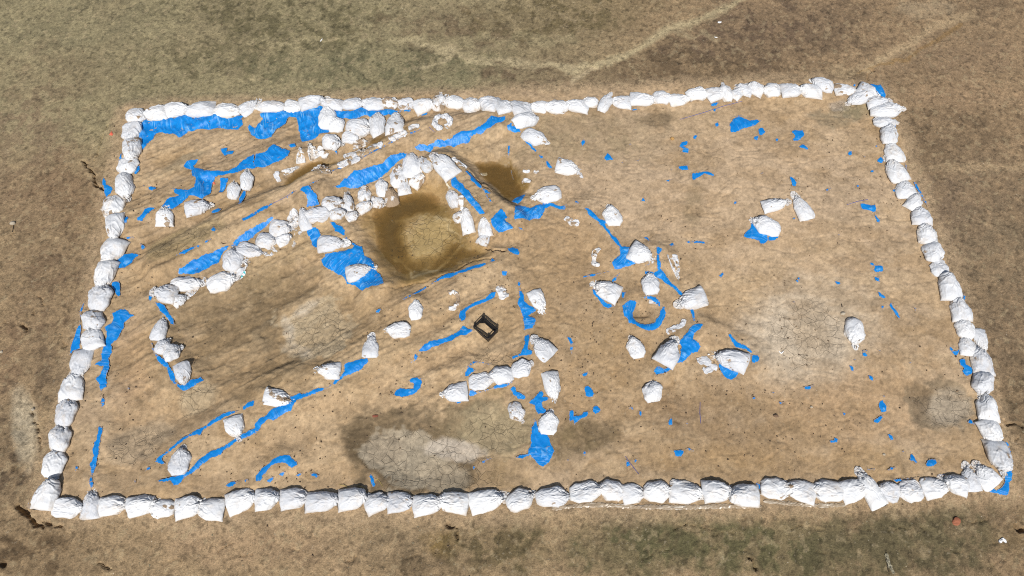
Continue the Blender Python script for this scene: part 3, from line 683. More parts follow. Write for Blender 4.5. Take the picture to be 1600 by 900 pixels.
SACKR = random.Random(3)
BAGN = 0; GD = 'sandbags stacked along the diagonal bank'
def place_sack(x0, y0, x1, y1, w, kind, mud, stain, label, group):
    """x0,y0 sewn end - x1,y1 neck (photo survey), w width there"""
    global BAGN
    BAGN += 1
    off = .055 if kind in 'nr' else .02
    A = Pg(x0, y0, off); Bp = Pg(x1, y1, off)
    mx, my = (x0+x1)/2, (y0+y1)/2; L = math.hypot(x1-x0, y1-y0); px, py = -(y1-y0)/L, (x1-x0)/L
    W1 = Pg(mx+px*w/2, my+py*w/2, off); W2 = Pg(mx-px*w/2, my-py*w/2, off)
    wid = np.linalg.norm((W1-W2)[:2]); hv = (Bp-A)[:2]; ln = np.linalg.norm(hv); hv = hv/ln
    if kind == 'n':
        rnd = any(q in label for q in ('round', 'domed', 'oval', 'plump', 'ball', 'lone', 'puffed', 'wrinkled', 'crumpled'))
        sq = any(q in label for q in ('square', 'pointed', 'corner'))
        want = True if rnd and 'corners' not in label else False if sq else SACKR.random() < .4
        v = SACKR.choice([q for q in VAR[:NFULL] if q['tuck'] == want])
        if group == GD: wid *= 1.10; ln *= 1.08
        if 'border' in label: wid *= 1.05; ln_ = ln*1.09; A = A-np.r_[hv*(ln_-ln)*.35, 0]; Bp = Bp+np.r_[hv*(ln_-ln)*.65, 0]; ln = ln_
        wid = max(wid, .30)
        need = .40*min(1, wid/.42)
        if ln < need: Bp = Bp+np.r_[hv*(need-ln), 0]; ln = need
    else:
        v = VAR[NFULL+SACKR.randrange(7)]
    sx = ln/v['len']; sy = wid/v['wid']
    if kind == 'n': sz = np.clip(math.sqrt(sx*sy), .75, 1.15)*SACKR.uniform(1.1, 1.35)
    elif kind == 'r': sz = 1.5
    else: sz = SACKR.uniform(1.1, 1.6)*min(1.2, max(.6, wid/.3))
    if SACKR.random() < .5: sy = -sy
    mid = (A+Bp)/2
    pv = np.array([-hv[1], hv[0]]); q = mid[:2]
    hA = float(height(*(q-hv*.18))); hB = float(height(*(q+hv*.18))); hL = float(height(*(q+pv*.15))); hR = float(height(*(q-pv*.15)))
    X_ = Vector((hv[0]*.36, hv[1]*.36, (hB-hA)*.8)).normalized(); Y_ = Vector((pv[0]*.30, pv[1]*.30, (hL-hR)*.8)).normalized()
    Zv = X_.cross(Y_).normalized(); Y_ = Zv.cross(X_)
    R = Matrix((X_, Y_, Zv)).transposed()
    hs = [float(height(*(q+hv*a_+pv*b_))) for a_ in (-.15, 0, .15) for b_ in (-.12, 0, .12)]
    z0 = float(np.mean(hs))+{'n': -.004, 'h': -.008, 'r': -.012, 't': -.004}[kind]
    root = link('sandbag' if kind in 'nh' else 'torn_sandbag', None)
    start = Vector((q[0], q[1], z0))-X_*(ln/2)
    sc = Vector((sx, sy, sz))
    M = Matrix.Translation(start) @ R.to_4x4()
    root.matrix_world = M
    tag(root, label, 'sandbag' if kind in 'nh' else 'torn sandbag', group)
    kids = [('sack', v['body'])]
    if kind in 'nh': kids += [('collar', v['collar']), ('drawstring', v['ring'])]
    for nm_, me in kids:
        c = link(nm_, me, None, root); c.scale = sc; c.location = (0, -v['cy']*sy, 0)
        c.color = (mud, min(1, stain+SACKR.choice([.05, .15, .35])), 1.0 if kind == 'r' else 0.0, 1)
    return root
ORD = 'first second third fourth fifth sixth seventh eighth ninth tenth eleventh twelfth thirteenth fourteenth fifteenth sixteenth seventeenth eighteenth nineteenth twentieth twenty-first twenty-second'.split()
def conv(t, v):
    ox, oy, s = t
    return ox+v[0]/s, oy+v[1]/s, ox+v[2]/s, oy+v[3]/s, v[4]/s
T1, T2, T3, T4 = (0, 100, 3.6), (400, 100, 3.6), (800, 100, 3.6), (1200, 100, 3.6)
T5, T6, T7, T8 = (0, 350, 3.6), (400, 350, 3.6), (800, 350, 3.6), (1200, 350, 3.6)
T9, T10, T11, T12 = (0, 600, 3.6), (400, 600, 3.6), (800, 600, 3.6), (1200, 600, 3.6)
def row(items, where, enda, endb, group):
    """items in order from end a to end b; each (tile, x0 y0 x1 y1 w mud extra-look)"""
    n = len(items)
    for i, (t, s, mud, look) in enumerate(items):
        v = conv(t, [float(q) for q in s.split()])
        dx, dy = v[2]-v[0], v[3]-v[1]
        if abs(dx) > abs(dy): nd = 'neck towards the right' if dx > 0 else 'neck towards the left'
        else: nd = 'neck towards the bottom' if dy > 0 else 'neck towards the top'
        k = i if i < (n+1)//2 else n-1-i; e = enda if i < (n+1)//2 else endb
        lab = f'{look or "white sandbag"}, {ORD[k]} from the {e} in the {where}, {nd}'
        if len(lab.replace('-', ' ').split()) > 16: lab = f'{look or "white sandbag"}, {ORD[k]} from the {e} in the {where}'
        place_sack(*v, 'n' if 'torn' not in (look or '') else 'r', mud, .25+.5*(mud > .3), lab, group)
TOP = [(T1, '708 285 812 290 85', .1, 'creased grey-white sandbag'), (T1, '942 268 818 280 85', 0, ''), (T1, '930 262 1048 245 80', 0, ''), (T1, '1203 250 1048 258 85', 0, ''),
 (T1, '1203 255 1345 260 82', 0, ''), (T1, '1350 268 1435 215 75', 0, ''), (T2, '158 240 12 240 68', 0, ''), (T2, '160 232 250 235 72', 0, ''), (T2, '247 225 372 200 70', 0, ''),
 (T2, '490 232 378 215 62', 0, ''), (T2, '487 226 600 215 62', 0, ''), (T2, '718 225 603 215 75', 0, ''), (T2, '705 220 800 215 65', .45, 'mud-spotted white sandbag'),
 (T2, '885 225 798 215 65', .3, 'wrinkled dirty sandbag'), (T2, '890 250 980 215 85', 0, ''), (T2, '1025 262 1030 175 80', .4, 'crumpled sandbag with raised flaps'), (T2, '1165 225 1070 200 75', 0, ''),
 (T2, '1165 245 1255 215 80', 0, ''), (T2, '1362 230 1258 225 75', 0, ''), (T2, '1350 248 1435 230 75', 0, ''), (T3, '-10 245 100 240 75', 0, ''), (T3, '193 240 102 230 70', 0, ''),
 (T3, '310 238 192 235 80', 0, ''), (T3, '428 240 312 225 75', 0, ''), (T3, '482 218 400 205 62', 0, ''), (T3, '505 262 545 175 72', 0, ''), (T3, '670 212 568 205 75', 0, ''),
 (T3, '667 190 790 200 75', 0, ''), (T3, '798 185 888 180 75', 0, ''), (T3, '888 205 990 185 72', 0, ''), (T3, '985 172 1092 160 70', 0, ''), (T3, '1100 178 1195 145 80', 0, ''),
 (T3, '1215 205 1197 120 66', 0, ''), (T3, '1245 185 1290 140 60', 0, ''), (T3, '1352 150 1290 130 68', 0, ''), (T3, '1415 150 1335 120 72', 0, ''), (T4, '72 145 -20 140 78', 0, ''),
 (T4, '78 150 178 140 80', 0, ''), (T4, '302 150 185 145 78', 0, ''), (T4, '370 135 262 95 70', .05, ''), (T4, '380 140 488 140 66', .4, 'brown-stained sandbag')]
row(TOP, 'top border row', 'left', 'right', 'sandbags along the top border')
RIGHT = [(T4, '510 130 605 165 78', .15, 'grey-brown sandbag'), (T4, '595 150 470 205 82', 0, 'puffed clean white sandbag'), (T4, '560 215 665 205 72', .15, 'pale brown sandbag'), (T4, '580 265 735 255 80', 0, ''),
 (T4, '600 320 715 325 64', 0, ''), (T4, '680 446 690 350 105', 0, ''), (T4, '725 545 700 445 105', 0, ''), (T4, '760 655 690 545 100', 0, ''), (T4, '795 748 762 660 108', 0, ''),
 (T4, '800 812 850 740 92', 0, ''), (T4, '878 900 855 815 105', 0, ''), (T8, '910 108 890 5 105', 0, ''), (T8, '900 108 965 200 105', 0, ''), (T8, '975 292 970 205 105', 0, ''),
 (T8, '1040 428 1010 295 112', 0, 'broad smooth white sandbag'), (T8, '1100 545 1068 420 108', 0, ''), (T8, '1120 640 1105 540 104', 0, ''), (T8, '1190 590 1218 700 62', 0, 'narrow half-hidden sandbag'), (T8, '1140 735 1120 640 98', 0, ''),
 (T8, '1225 845 1190 705 110', 0, ''), (T8, '1210 828 1212 950 115', 0, ''), (T12, '1262 215 1220 68 112', 0, ''), (T12, '1228 202 1288 325 108', 0, ''), (T12, '1278 318 1325 475 118', 0, 'large grey-white sandbag')]
row(RIGHT, 'right border column', 'top', 'bottom', 'sandbags along the right border')
BOTTOM = [(T9, '230 705 290 552 130', 0, 'big corner sandbag'), (T9, '285 700 445 690 115', 0, ''), (T9, '500 755 510 620 110', 0, ''), (T9, '555 695 705 670 108', 0, ''), (T9, '715 695 865 660 115', 0, ''),
 (T9, '972 700 848 700 112', .15, 'wrinkled white sandbag'), (T9, '985 700 1118 680 125', 0, ''), (T9, '1255 705 1112 700 128', 0, ''), (T9, '1275 680 1420 630 125', 0, ''), (T10, '-5 650 120 640 125', 0, ''),
 (T10, '135 655 285 630 118', 0, ''), (T10, '280 665 445 655 115', 0, ''), (T10, '463 655 605 635 125', 0, ''), (T10, '615 695 740 640 112', 0, ''), (T10, '740 672 868 655 118', .1, ''),
 (T10, '885 690 1032 665 120', 0, ''), (T10, '1188 675 1035 655 125', 0, ''), (T10, '1205 672 1370 640 128', 0, ''), (T11, '-20 690 100 620 125', 0, ''), (T11, '140 645 303 628 118', 0, ''),
 (T11, '330 615 495 595 120', 0, ''), (T11, '630 605 500 590 118', 0, ''), (T11, '620 625 738 605 118', 0, ''), (T11, '745 600 882 605 125', 0, ''), (T11, '893 600 1058 615 130', 0, ''),
 (T11, '1078 605 1225 600 130', 0, ''), (T11, '1390 630 1235 622 130', 0, ''), (T12, '-35 585 118 588 125', 0, 'round white sandbag'), (T12, '265 625 122 580 118', .1, ''), (T12, '425 612 262 590 125', 0, ''),
 (T12, '412 612 540 580 132', 0, ''), (T12, '628 690 540 520 105', 0, 'pointed white sandbag'), (T12, '742 632 648 590 112', 0, ''), (T12, '872 598 742 600 128', 0, ''), (T12, '880 595 1002 570 125', 0, ''),
 (T12, '1128 580 1005 545 108', 0, ''), (T12, '1165 600 1125 480 98', 0, ''), (T12, '1285 570 1205 490 120', 0, 'creased corner sandbag')]
row(BOTTOM, 'bottom border row', 'left', 'right', 'sandbags along the bottom border')
LEFT = [(T1, '735 322 737 418 118', 0, ''), (T1, '737 420 745 525 110', .15, ''), (T1, '700 610 730 512 108', .15, ''), (T1, '690 612 705 738 108', 0, ''), (T1, '648 742 622 858 115', .35, 'mud-spotted white sandbag'),
 (T5, '645 -50 650 72 102', 0, ''), (T5, '660 85 600 208 120', 0, ''), (T5, '608 212 565 345 115', 0, ''), (T5, '540 482 575 350 128', 0, 'smooth domed sandbag'), (T5, '518 485 530 592 122', .2, ''), (T5, '518 702 515 592 124', 0, ''),
 (T5, '465 708 435 850 110', 0, ''), (T9, '385 92 412 -45 124', 0, ''), (T9, '340 238 388 92 112', .1, ''), (T9, '318 378 345 240 118', 0, ''), (T9, '270 522 318 382 122', 0, '')]
row(LEFT, 'left border column', 'top', 'bottom', 'sandbags along the left border')
A_, B_, C7, D_, E_, F_, U_, V_ = (220, 360, 7.2), (340, 300, 7.2), (480, 230, 7.2), (640, 220, 7.2), (660, 290, 7.2), (660, 530, 6.0), (420, 160, 7.2), (540, 140, 7.2)
GD = 'sandbags stacked along the diagonal bank'
INNER = [ # tile, survey, kind, mud, stain, label, group
 (A_, '600 640 520 745 95', 'h', .1, .7, 'slack cream sandbag half under the second bag of the diagonal stack', GD),
 (A_, '345 815 480 735 125', 'n', .15, .6, 'small dirty sandbag tucked below the lowest-left bag of the diagonal stack', GD),
 (A_, '400 720 170 690 210', 'n', .1, .3, 'square white sandbag at the lower-left end of the diagonal stack', GD),
 (A_, '335 600 650 590 160', 'n', 0, .3, 'long sandbag with straight creases, second from lower-left end of diagonal stack', GD),
 (A_, '652 570 760 560 115', 'h', .3, .9, 'small muddy brown sandbag between two larger ones near the lower-left stack end', GD),
 (A_, '1060 490 1175 350 140', 'h', .1, .9, 'cream sandbag sagging beside the teal plastic scrap', GD),
 (A_, '752 630 1025 530 205', 'n', .05, .5, 'large cream oval sandbag left of the teal plastic scrap', GD),
 (A_, '1000 445 1050 225 215', 'n', 0, .3, 'round white sandbag right of the blue crescent tarp, above teal scrap', GD),
 (B_, '640 620 530 715 120', 'h', .1, .7, 'small cream sandbag below the round one in the diagonal stack', GD),
 (B_, '235 600 475 690 160', 'n', .1, .4, 'deeply wrinkled sandbag next to the round bag above the teal scrap', GD),
 (B_, '430 530 645 555 175', 'n', 0, .4, 'domed sandbag with a folded rim, mid-lower part of diagonal stack', GD),
 (B_, '880 470 1005 430 80', 'h', .1, .9, 'smooth tan sandbag low in the stack beside the cross trench tarp', GD),
 (B_, '665 565 820 495 125', 'n', .05, .5, 'small dirty sandbag under the pointed mud-spotted one', GD),
 (B_, '590 400 800 410 200', 'n', .2, .3, 'pointed sandbag with a mud spot, centre-left of the diagonal stack', GD),
 (B_, '850 430 860 215 120', 'r', .35, .5, 'torn muddy sandbag rising beside the pointed mud-spotted one', GD),
 (B_, '860 410 855 560 75', 'h', .1, .6, 'knotted sack end hanging down the middle of the diagonal stack', GD),
 (B_, '1010 415 945 185 135', 'n', 0, .4, 'narrow sandbag with long pointed neck left of the blue cross trench', GD),
 (B_, '1245 265 1005 245 175', 'n', 0, .3, 'big clean sandbag lying across the top of the blue cross trench', GD),
 (C7, '245 765 415 735 125', 'n', .15, .5, 'small dirty sandbag below the torn-topped one right of the cross trench', GD),
 (C7, '165 640 390 635 175', 'n', .35, .4, 'white sandbag with torn muddy top just right of the cross trench', GD),
 (C7, '430 790 555 745 110', 'n', .1, .8, 'cream sandbag at the pit edge below the mud-filled open one', GD),
 (C7, '450 705 445 525 140', 'n', .4, .5, 'open sandbag filled with mud, mid diagonal stack', GD),
 (C7, '565 705 705 630 130', 'n', .2, .9, 'half-stained sandbag sitting on the pit mud, mid stack', GD),
 (C7, '635 615 640 440 150', 'n', .3, .5, 'mud-smeared upright sandbag in the middle of the diagonal stack', GD),
 (C7, '715 610 865 620 125', 'n', .35, .9, 'muddy brown sandbag beside the pit, below the small tied one', GD),
 (C7, '835 548 835 370 130', 'n', .1, .4, 'small tied sandbag above the coated mud-brown sandbag', GD),
 (C7, '965 665 930 470 155', 'n', .85, 1., 'sandbag coated all over in tan mud at the pit edge', GD),
 (C7, '1100 528 1075 385 155', 'n', .1, .8, 'sandbag with a stained lower half at the water pit edge', GD),
 (C7, '1180 435 1290 300 140', 'n', .4, .8, 'muddy open sandbag below the square one at the stack top', GD),
 (C7, '1030 445 1030 215 195', 'n', .25, .4, 'fat sandbag with mud on its left side near the stack top', GD),
 (C7, '1395 270 1275 130 150', 'n', .2, .8, 'stained sandbag at the upper-right end of the diagonal stack', GD),
 (C7, '1165 330 1190 75 215', 'n', 0, .2, 'large square white sandbag near the upper-right end of diagonal stack', GD),
 (D_, '480 190 655 310 65', 't', .45, .6, 'torn muddy sack scraps behind the big bag on the short baulk', None),
 (D_, '510 390 285 185 235', 'n', 0, .3, 'very large white sandbag lying over the top of the short baulk', None),
 (E_, '355 385 470 320 130', 'n', .3, 1., 'mud-stained sandbag partly sunk in the pit beside the wrinkled one', None),
 (E_, '365 250 325 30 150', 'n', 0, .5, 'white sandbag against the left side of the short baulk', None),
 (E_, '400 240 450 120 80', 't', .3, .5, 'crumpled torn sack end between two bags beside the short baulk', None),
 (E_, '660 665 705 560 145', 'n', .25, .8, 'dirty sandbag at the pit corner under the big one', None),
 (E_, '530 535 480 255 160', 'n', .05, .4, 'heavily pleated sandbag at the lower end of the short baulk', None),
 (E_, '720 575 690 335 180', 'n', 0, .3, 'big white sandbag between the pleated one and the blue tarp fan', None),
 (T2, '545 450 630 440 62', 'h', .6, 1., 'grey mud-covered sandbag sunk in the upper trench', None),
 (T2, '495 345 405 330 95', 'n', 0, .1, 'white sandbag half under the round domed one by the upper tarp', None),
 (T2, '395 365 400 240 108', 'n', 0, .1, 'round domed white sandbag at the left end of the upper inner row', None),
 (T2, '480 410 570 410 68', 'n', .05, .3, 'small round sandbag below the wrinkled pair in the upper inner row', None),
 (T2, '505 345 640 365 105', 'n', 0, .2, 'broad wrinkled sandbag in the middle of the upper inner row', None),
 (T2, '682 400 680 275 98', 'n', 0, .1, 'upright smooth sandbag, second from right in the upper inner row', None),
 (T2, '775 386 785 275 98', 'n', .15, .2, 'sandbag with a muddy rim at the right end of the upper inner row', None),
 (T2, '370 440 475 435 95', 'n', .05, .3, 'striped-looking round sandbag below the domed one at the upper trench', None),
 (T2, '340 532 298 462 68', 'h', .15, .5, 'torn-open white sack lying left of the round one in the upper trench', None),
 (T2, '358 465 405 520 40', 't', .45, .5, 'shredded sack scraps beside the torn-open white sack', None),
 (T2, '258 562 242 478 55', 'h', 0, .3, 'slim bent white sack on the upper trench slope', None),
 (T2, '148 612 222 583 48', 'h', 0, .3, 'small slim white sack at the left end of the upper trench', None),
 (T2, '118 600 128 660 28', 't', .2, .4, 'thin sack shred at the far left end of the upper trench', None),
 (T2, '858 365 918 345 42', 't', .4, .4, 'small muddy sack scrap above the blue edge of the long baulk', None),
 (T2, '530 530 605 495 50', 'h', .35, .7, 'half-buried sandbag against the long baulk near the puddle', None),
 (T2, '615 492 712 445 40', 't', .45, .7, 'narrow half-buried sack along the long baulk, middle of its bank', None),
 (T2, '745 418 850 385 42', 't', .45, .7, 'muddy half-buried sack at the upper end of the long baulk', None),
 (T2, '465 560 522 548 32', 't', .4, .6, 'tiny muddy sack scrap on the bank left of the half-buried bag', None),
 (T2, '350 615 380 582 44', 'h', .5, .8, 'small muddy ball-shaped sack in the puddle of the upper trench', None),
 (T2, '1050 385 1052 290 105', 'r', .1, .2, 'torn-open sandbag showing its brown filling below the top border', None),
 (T1, '915 912 930 808 110', 'n', .25, .3, 'muddy-necked sandbag at the lower-left end of the upper-left tarp', None),
 (T1, '1035 815 1165 790 95', 'n', .2, .2, 'sandbag lying on the upper-left tarp with a pointed right end', None),
 (T1, '1300 756 1315 662 84', 'n', 0, .2, 'plump white sandbag beside the small blue-lined hole', None),
 (T1, '1378 705 1388 598 84', 'n', 0, .2, 'white sandbag with raised neck right of the small blue-lined hole', None),
 (T3, '8 332 130 290 92', 'n', 0, .1, 'oval white sandbag touching the top border at mid width', None),
 (T3, '58 372 185 435 86', 'n', 0, .1, 'flat oval sandbag at the head of the thin blue strip', None),
 (T3, '250 560 365 592 92', 'n', .05, .2, 'white sandbag below right of the thin blue strip', None),
 (T3, '275 722 135 740 102', 'n', .1, .1, 'oval white sandbag above the blue tarp right of the brown pit', None),
 (T3, '60 605 100 600 22', 't', .2, .4, 'left one of two small pale sack scraps above the oval sandbag', None),
 (T3, '122 605 152 608 22', 't', .1, .3, 'right one of two small pale sack scraps above the oval sandbag', None),
 (T3, '55 655 110 662 26', 't', .5, .4, 'shredded muddy sack scrap left of the oval sandbag', None),
 (T3, '300 862 378 900 36', 't', .45, .4, 'half-buried sack shred left of the sandbag on the blue strip', None),
 (T3, '345 612 400 640 20', 't', .4, .4, 'tiny sack shred spilling from the bag below the thin blue strip', None),
 (T3, '575 908 555 805 106', 'n', .1, .1, 'round sandbag standing beside the long thin blue strip', None),
 (T4, '-30 802 98 775 78', 'n', 0, .1, 'left sandbag of the three lying together on the open sand', None),
 (T4, '228 872 168 748 92', 'n', 0, .1, 'right pointed sandbag of the three lying together on the open sand', None),
 ((0, 0, 1), '1220 360 1180 345 29', 'n', 0, .1, 'lowest sandbag of the three on open sand, lying on a blue patch', None),
 (T6, '348 118 487 100 98', 'n', 0, .1, 'white sandbag on the upper part of the large blue cross trench', None),
 (T6, '508 285 638 250 100', 'n', .3, .2, 'white sandbag with two mud spots on the lower blue cross trench', None),
 (T6, '895 537 898 430 88', 'n', 0, .1, 'white sandbag, upper of two left of the ring-shaped sack', None),
 (T6, '868 600 742 588 96', 'n', 0, .1, 'rounded white sandbag just below left of its neighbour, mid dig', None),
 (T6, '640 750 645 636 100', 'n', 0, .1, 'white sandbag with an arm-like fold above the small blue fan', None),
 (T6, '475 822 352 825 100', 'n', .05, .1, 'white sandbag at the left end of the small blue fan', None),
 (T6, '1060 480 1120 375 80', 'r', .45, .3, 'thin white ring of a sack mostly buried in sand', None),
 (T6, '1375 350 1405 420 50', 't', .35, .3, 'small torn sack shred above the black crate', None),
 (T5, '878 652 908 532 88', 'n', 0, .2, 'top sandbag of the short left chain, with pointed top', None),
 (T5, '885 728 935 650 78', 'n', 0, .3, 'crumpled second sandbag of the short left chain', None),
 (T5, '915 750 1005 700 88', 'n', 0, .2, 'white sandbag third in the short left chain', None),
 (T5, '1010 778 1038 892 104', 'n', .15, .2, 'lowest sandbag of the short left chain with muddy neck', None),
 (T9, '1305 178 1328 292 118', 'n', 0, .1, 'white sandbag between the two lower-left blue strips, neck towards bottom', None),
 (T9, '998 512 1015 368 120', 'n', 0, .1, 'white sandbag at the lower-left end of the blue strips', None),
 (T10, '42 60 185 90 104', 'n', .25, .1, 'white sandbag with a mud patch beside the long lower blue strip', None),
 (F_, '425 480 215 510 195', 'n', 0, .1, 'white sandbag with a long collar at the left end of the lower four', None),
 (F_, '432 400 655 375 180', 'n', 0, .1, 'second from left of the lower four sandbags on blue tarp', None),
 (F_, '852 315 635 345 180', 'n', 0, .1, 'third from left of the lower four sandbags on blue tarp', None),
 (F_, '840 300 1005 240 185', 'n', 0, .1, 'right-hand rounded sandbag of the lower four on blue tarp', None),
 (F_, '1210 160 1060 15 195', 'n', 0, .1, 'square-cut sandbag with two pointed corners right of the lower four', None),
 (F_, '1190 298 1235 535 170', 'n', 0, .1, 'sandbag just above the vertical blue strip, neck towards bottom', None),
 (F_, '850 585 915 750 165', 'n', .25, .4, 'dirty ball-shaped sandbag left of the vertical blue strip', None),
 (F_, '1175 892 1190 688 200', 'n', 0, .1, 'sandbag with a long upright collar on the vertical blue strip', None),
 (T7, '122 368 165 475 88', 'n', 0, .1, 'white sandbag right of the upper vertical blue strip', None),
 (T7, '475 150 480 245 58', 't', .35, .3, 'torn half-buried sack left of the sandbag on the blue corner', None),
 (T7, '668 135 778 190 118', 'n', 0, .1, 'square-ended sandbag on the blue corner at the strip end', None),
 (T7, '905 168 925 285 58', 'h', .1, .2, 'slim limp white sack right of the narrow blue strip', None),
 (T7, '787 396 778 282 112', 'n', .1, .1, 'pleated white sandbag directly above the blue ring', None),
 (T7, '605 405 480 345 116', 'n', .05, .1, 'white sandbag left of the blue ring', None),
 (T7, '1088 398 950 445 122', 'n', 0, .1, 'large pointed sandbag right of the blue ring', None),
 (T7, '770 432 825 450 22', 't', .1, .3, 'white sack scrap inside the upper rim of the blue ring', None),
 (T7, '870 615 930 580 36', 't', .2, .2, 'torn sack shred below right of the blue ring', None),
 (T7, '925 585 970 535 34', 't', .1, .2, 'pale sack shred right below the blue ring', None),
 (T7, '715 753 680 642 100', 'n', 0, .1, 'round sandbag with a long collar below the blue ring', None),
 (T7, '845 785 918 668 138', 'n', 0, .1, 'big sandbag with pointed corners on the slanting blue band', None),
 (T7, '1040 770 1120 780 44', 't', .25, .2, 'tangled torn sack left of the far blue pocket', None),
 (T7, '1075 830 1150 795 42', 't', .2, .2, 'lower lobe of torn sack left of the far blue pocket', None),
 (T7, '1330 785 1158 735 128', 'n', 0, .1, 'square-ended sandbag on the blue pocket furthest right of the ring', None),
 (T11, '802 98 785 -5 118', 'n', 0, .1, 'lone white sandbag below the slanting blue band', None),
 (T8, '492 530 490 668 120', 'n', 0, .1, 'lone white sandbag beside the pale cracked patch, neck towards bottom', None),
 (T2, '1070 190 1080 172 30', 't', .1, .1, 'small white sack knot standing on the top border row', None),
 (E_, '420 265 450 290 60', 't', .2, .4, 'small white sack tuft at the foot of the short baulk', None),
 (D_, '800 375 875 375 46', 't', .35, .5, 'small white sack scrap in the brown pit slope', None),
]
for t, s, kind, mud, stain, lab, grp in INNER:
    if kind in 'rt': continue
    place_sack(*conv(t, [float(q) for q in s.split()]), kind, mud, stain, lab, grp or 'sandbags scattered over the dig')
# ------------------------------------------------------------------ blue tarpaulin showing through the sand
tp = NT('blue_tarpaulin')
tt = tp.n('ShaderNodeTexCoord').outputs['Object']
wa = tp.attr('wr').outputs['Fac']
f_ = tp.noise(tt, 6, 3)
bc = tp.mix(tp.ramp(f_, .3, .7), rgba((.003, .175, .53)), rgba((.006, .24, .66)))
bc = tp.mix(tp.ramp(tp.noise(tt, 55, 4, .7), .60, .78, 0, .22), bc, rgba((.38, .31, .21)))
fc = tp.attr('fc').outputs['Vector']
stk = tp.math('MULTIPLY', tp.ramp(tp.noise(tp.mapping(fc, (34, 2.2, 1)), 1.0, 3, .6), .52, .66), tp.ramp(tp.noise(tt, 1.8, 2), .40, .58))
bc = tp.mix(tp.math('MULTIPLY', stk, tp.math('MULTIPLY', tp.attr('big').outputs['Fac'], .55)), bc, rgba((.28, .58, .86)))  # pale streaks: glare along the tension creases, painted into the blue
bc = tp.mix(tp.ramp(tp.noise(tt, 7, 6, .68), .60, .70, 0, .65), bc, rgba((.36, .27, .175)))
fold_glint = tp.ramp(tp.noise(tt, 3.2, 5, .65), .45, .65, .06, .50)
bc = tp.mix(tp.math('MULTIPLY', fold_glint, tp.ramp(wa, .30, .65)), bc, rgba((.30, .58, .85)))  # lighter blue on the folds is a painted wrinkle highlight
eg = tp.attr('eg').outputs['Fac']
en = tp.math('SUBTRACT', tp.noise(tt, 30, 4, .7), tp.math('MULTIPLY', eg, 19.0))
bc = tp.mix(tp.ramp(en, .40, .46), bc, rgba((.37, .27, .17)))
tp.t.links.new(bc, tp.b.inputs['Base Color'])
tp.b.inputs['Roughness'].default_value = .42; tp.b.inputs['Specular IOR Level'].default_value = .32
tb = tp.math('ADD', tp.math('MULTIPLY', tp.noise(tt, 24, 4, .6), .008), tp.math('MULTIPLY', wa, .012))
tb = tp.math('ADD', tb, tp.math('MULTIPLY', stk, .006))
tp.t.links.new(tp.bump(tb, .6, 1.0), tp.b.inputs['Normal'])

